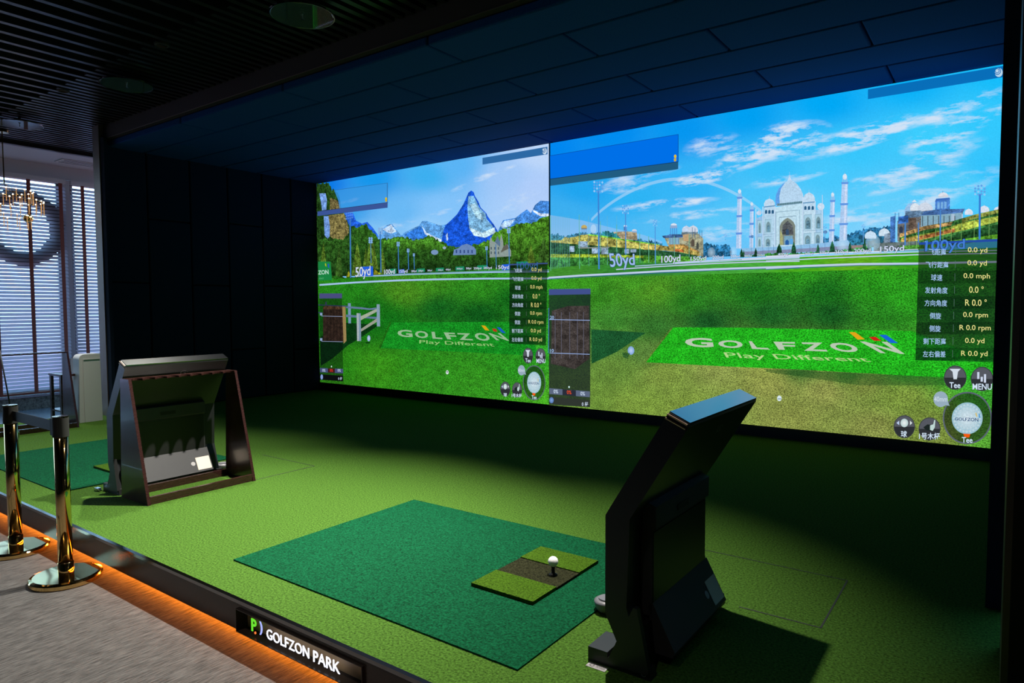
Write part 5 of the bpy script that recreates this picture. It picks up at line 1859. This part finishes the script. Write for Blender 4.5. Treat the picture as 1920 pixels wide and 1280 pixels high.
letters('lettering', 'GOLFZON', 5.386, 5.636, -0.104, -0.066, M['sign_white'], 0.0)
letters('lettering', 'PARK', 5.660, 5.800, -0.106, -0.066, M['sign_white'], 0.0)
letters('emblem', 'P', 5.288, 5.320, -0.103, -0.054, M['sign_green'], 0.015)
letters('emblem', ')', 5.342, 5.358, -0.102, -0.052, M['sign_blue'], 0.03)
bm = bmesh.new()
tube(bm, (5.312 - SXc, -0.013, -0.105 - SZc), (5.312 - SXc, -0.010, -0.105 - SZc), 0.0045, 14)
mesh_obj('emblem_dot', bm, M['sign_red'], sg)
# warm strip light hidden under the platform lip
bm = bmesh.new()
box(bm, -0.30, 9.0, PY + 0.060, PY + 0.075, -0.1235, -0.1195)
tag(mesh_obj('strip_light', bm, M['led_warm']), 'orange strip light glowing under the edge of the turf platform', 'light')

# ------------------------------------------------------------------ ceiling fittings
def ceiling_disc(x, y, label):
    t = thing('sprinkler_disc', label, 'sprinkler', (x, y, 2.93), 'sprinklers with glass discs under the slats')
    bm = bmesh.new()
    lathe(bm, [(0.0, 0.0), (0.186, 0.0), (0.192, 0.004), (0.186, 0.008), (0.0, 0.008)], seg=48)
    mesh_obj('glass_disc', bm, M['disc'], t)
    bm = bmesh.new()
    lathe(bm, [(0.190, -0.001), (0.196, -0.001), (0.196, 0.009), (0.190, 0.009), (0.190, -0.001)], seg=48)
    mesh_obj('rim', bm, M['chrome'], t)
    bm = bmesh.new()
    lathe(bm, [(0.0, -0.022), (0.012, -0.022), (0.012, -0.019), (0.004, -0.017), (0.004, -0.001), (0.0, -0.001)], seg=16)
    mesh_obj('sprinkler_head', bm, M['chrome'], t)
    bm = bmesh.new()
    tube(bm, (0, 0, 0.008), (0, 0, 0.20), 0.013, 14)
    mesh_obj('drop_pipe', bm, M['rubber'], t)
    return t


def zc(px):
    return px


ceiling_disc(4.01, -3.205, 'round glass sprinkler disc nearest us, at the top of the picture')
ceiling_disc(1.78, -3.245, 'round glass sprinkler disc in the middle of the slatted ceiling')
ceiling_disc(-0.29, -3.32, 'round glass sprinkler disc farthest left, above the window side')

DL = ('tiny recessed downlight between the middle and the nearest glass disc', 'tiny recessed downlight left of the middle glass disc')
for (x, y), lab in (((2.67, -3.4), DL[0]), ((0.97, -3.4), DL[1])):
    t = thing('downlight', lab, 'light', (x, y, SLZ), 'recessed downlights in the slatted ceiling')
    bm = bmesh.new()
    lathe(bm, [(0.036, 0.0), (0.036, -0.006), (0.047, -0.006), (0.049, -0.002), (0.049, 0.05), (0.036, 0.05), (0.036, 0.0)], seg=28)
    mesh_obj('trim_ring', bm, M['fascia'], t)
    bm = bmesh.new()
    lathe(bm, [(0.0, 0.03), (0.035, 0.03), (0.035, 0.034), (0.0, 0.034)], seg=24)
    mesh_obj('lens', bm, M['lampface'], t)
# ceiling slot diffuser
sd = thing('air_diffuser', 'white slot air diffuser in the plaster ceiling by the window', 'vent', (-2.09, -1.6, SLZ))
bm = bmesh.new()
box(bm, -0.13, 0.13, -0.73, 0.9, -0.012, -0.001)
mesh_obj('frame', bm, M['white'], sd)
bm = bmesh.new()
for x in (-0.085, 0.0, 0.085):
    box(bm, x - 0.012, x + 0.012, -0.70, 0.87, -0.0135, -0.0121)
mesh_obj('slot', bm, M['rubber'], sd)

# ------------------------------------------------------------------ blinds
def blind(y0, y1, tapes, label):
    t = thing('venetian_blind', label, 'blind', (WX + 0.055, 0, 0.03), 'wooden venetian blinds on the window wall')
    bm = bmesh.new()
    n = 58
    for i in range(n):
        z = 0.06 + i * (2.72 - 0.06) / n
        a = math.radians(52)
        dx, dz = 0.024 * math.cos(a), 0.024 * math.sin(a)
        p = [(-dx, z + dz), (dx, z - dz), (dx + 0.0012, z - dz + 0.0018), (-dx + 0.0012, z + dz + 0.0018)]
        A = [bm.verts.new((x, y0, zz)) for x, zz in p]
        B = [bm.verts.new((x, y1, zz)) for x, zz in p]
        bm.faces.new(A)
        bm.faces.new(B[::-1])
        for k in range(4):
            bm.faces.new((A[k], B[k], B[(k + 1) % 4], A[(k + 1) % 4]))
    mesh_obj('slats', bm, M['blind'], t)
    bm = bmesh.new()
    box(bm, -0.03, 0.03, y0, y1, 2.735, 2.79)
    mesh_obj('headrail', bm, M['plaster'], t)
    bm = bmesh.new()
    box(bm, -0.022, 0.026, y0, y1, 0.0, 0.028)
    mesh_obj('bottom_rail', bm, M['tape'], t)
    for y in tapes:
        bm = bmesh.new()
        box(bm, 0.0275, 0.0288, y - 0.022, y + 0.022, 0.02, 2.735)
        mesh_obj('ladder_tape', bm, M['tape'], t)
    return t


blind(-4.65, -2.125, (-4.2, -3.75, -3.32, -2.93, -2.55, -2.19), 'long venetian blind with red ladder tapes on the big left window')
blind(-2.06, -1.05, (-1.93, -1.55, -1.2), 'venetian blind on the narrow window beside the left wall')

# dark ring added between the big blind and its glass to darken the slats
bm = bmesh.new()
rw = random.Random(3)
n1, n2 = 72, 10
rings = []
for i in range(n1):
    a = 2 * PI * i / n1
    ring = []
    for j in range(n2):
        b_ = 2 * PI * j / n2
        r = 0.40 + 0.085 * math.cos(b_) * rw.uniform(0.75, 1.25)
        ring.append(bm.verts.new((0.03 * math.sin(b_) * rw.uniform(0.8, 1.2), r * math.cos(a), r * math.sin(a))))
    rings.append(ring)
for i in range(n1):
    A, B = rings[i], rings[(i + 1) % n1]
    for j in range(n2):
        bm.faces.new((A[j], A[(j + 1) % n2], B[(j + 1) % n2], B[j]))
wr = mesh_obj('shade_ring', bm, M['ringdark'])
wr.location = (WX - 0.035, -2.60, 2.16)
tag(wr, 'dark ring added behind the slats of the big left blind to darken them', 'shade_ring')

# ------------------------------------------------------------------ chandelier by the window
ch = thing('chandelier', 'chandelier of thin glowing gold rods with lit tips and a gold globe before the window', 'chandelier', (-1.0, -3.25, 2.20))
bm = bmesh.new()
tube(bm, (0, 0, 0.24), (0, 0, 0.795), 0.006, 10)
lathe(bm, [(0.0, 0.78), (0.06, 0.78), (0.06, 0.798), (0.0, 0.798)], seg=24)
mesh_obj('stem', bm, M['gold'], ch)
tiers = [(0.34, 0.0, 24), (0.25, 0.10, 18), (0.40, -0.02, 0), (0.22, -0.16, 12)]
bm = bmesh.new()
for r, z, n in tiers:
    if n:
        for i in range(36):
            a0, a1 = 2 * PI * i / 36, 2 * PI * (i + 1) / 36
            tube(bm, (r * math.cos(a0), r * math.sin(a0), z + 0.07), (r * math.cos(a1), r * math.sin(a1), z + 0.07), 0.003, 6)
        for i in range(3):
            a0 = 2 * PI * i / 3
            tube(bm, (0, 0, 0.25), (r * math.cos(a0), r * math.sin(a0), z + 0.07), 0.002, 6)
mesh_obj('ring_frame', bm, M['gold'], ch)
for r, z, n in tiers:
    for i in range(n):
        a = 2 * PI * (i + 0.3) / n
        x, y = r * math.cos(a), r * math.sin(a)
        bm = bmesh.new()
        tube(bm, (x, y, z - 0.06), (x, y, z + 0.07), 0.0035, 8)
        rod = mesh_obj('hanging_rod', bm, M['rodgold'], ch)
        bm = bmesh.new()
        lathe(bm, [(0.0, -0.008), (0.007, -0.005), (0.008, 0.0), (0.005, 0.005), (0.0, 0.007)], (x, y, z + 0.076), 10)
        mesh_obj('bulb', bm, M['bulb'], rod)
bm = bmesh.new()
bmesh.ops.create_uvsphere(bm, u_segments=24, v_segments=16, radius=0.048)
for v in bm.verts:
    v.co += Vector((0.02, 0.20, -0.10))
mesh_obj('gold_globe', bm, M['gold'], ch, smooth=True)
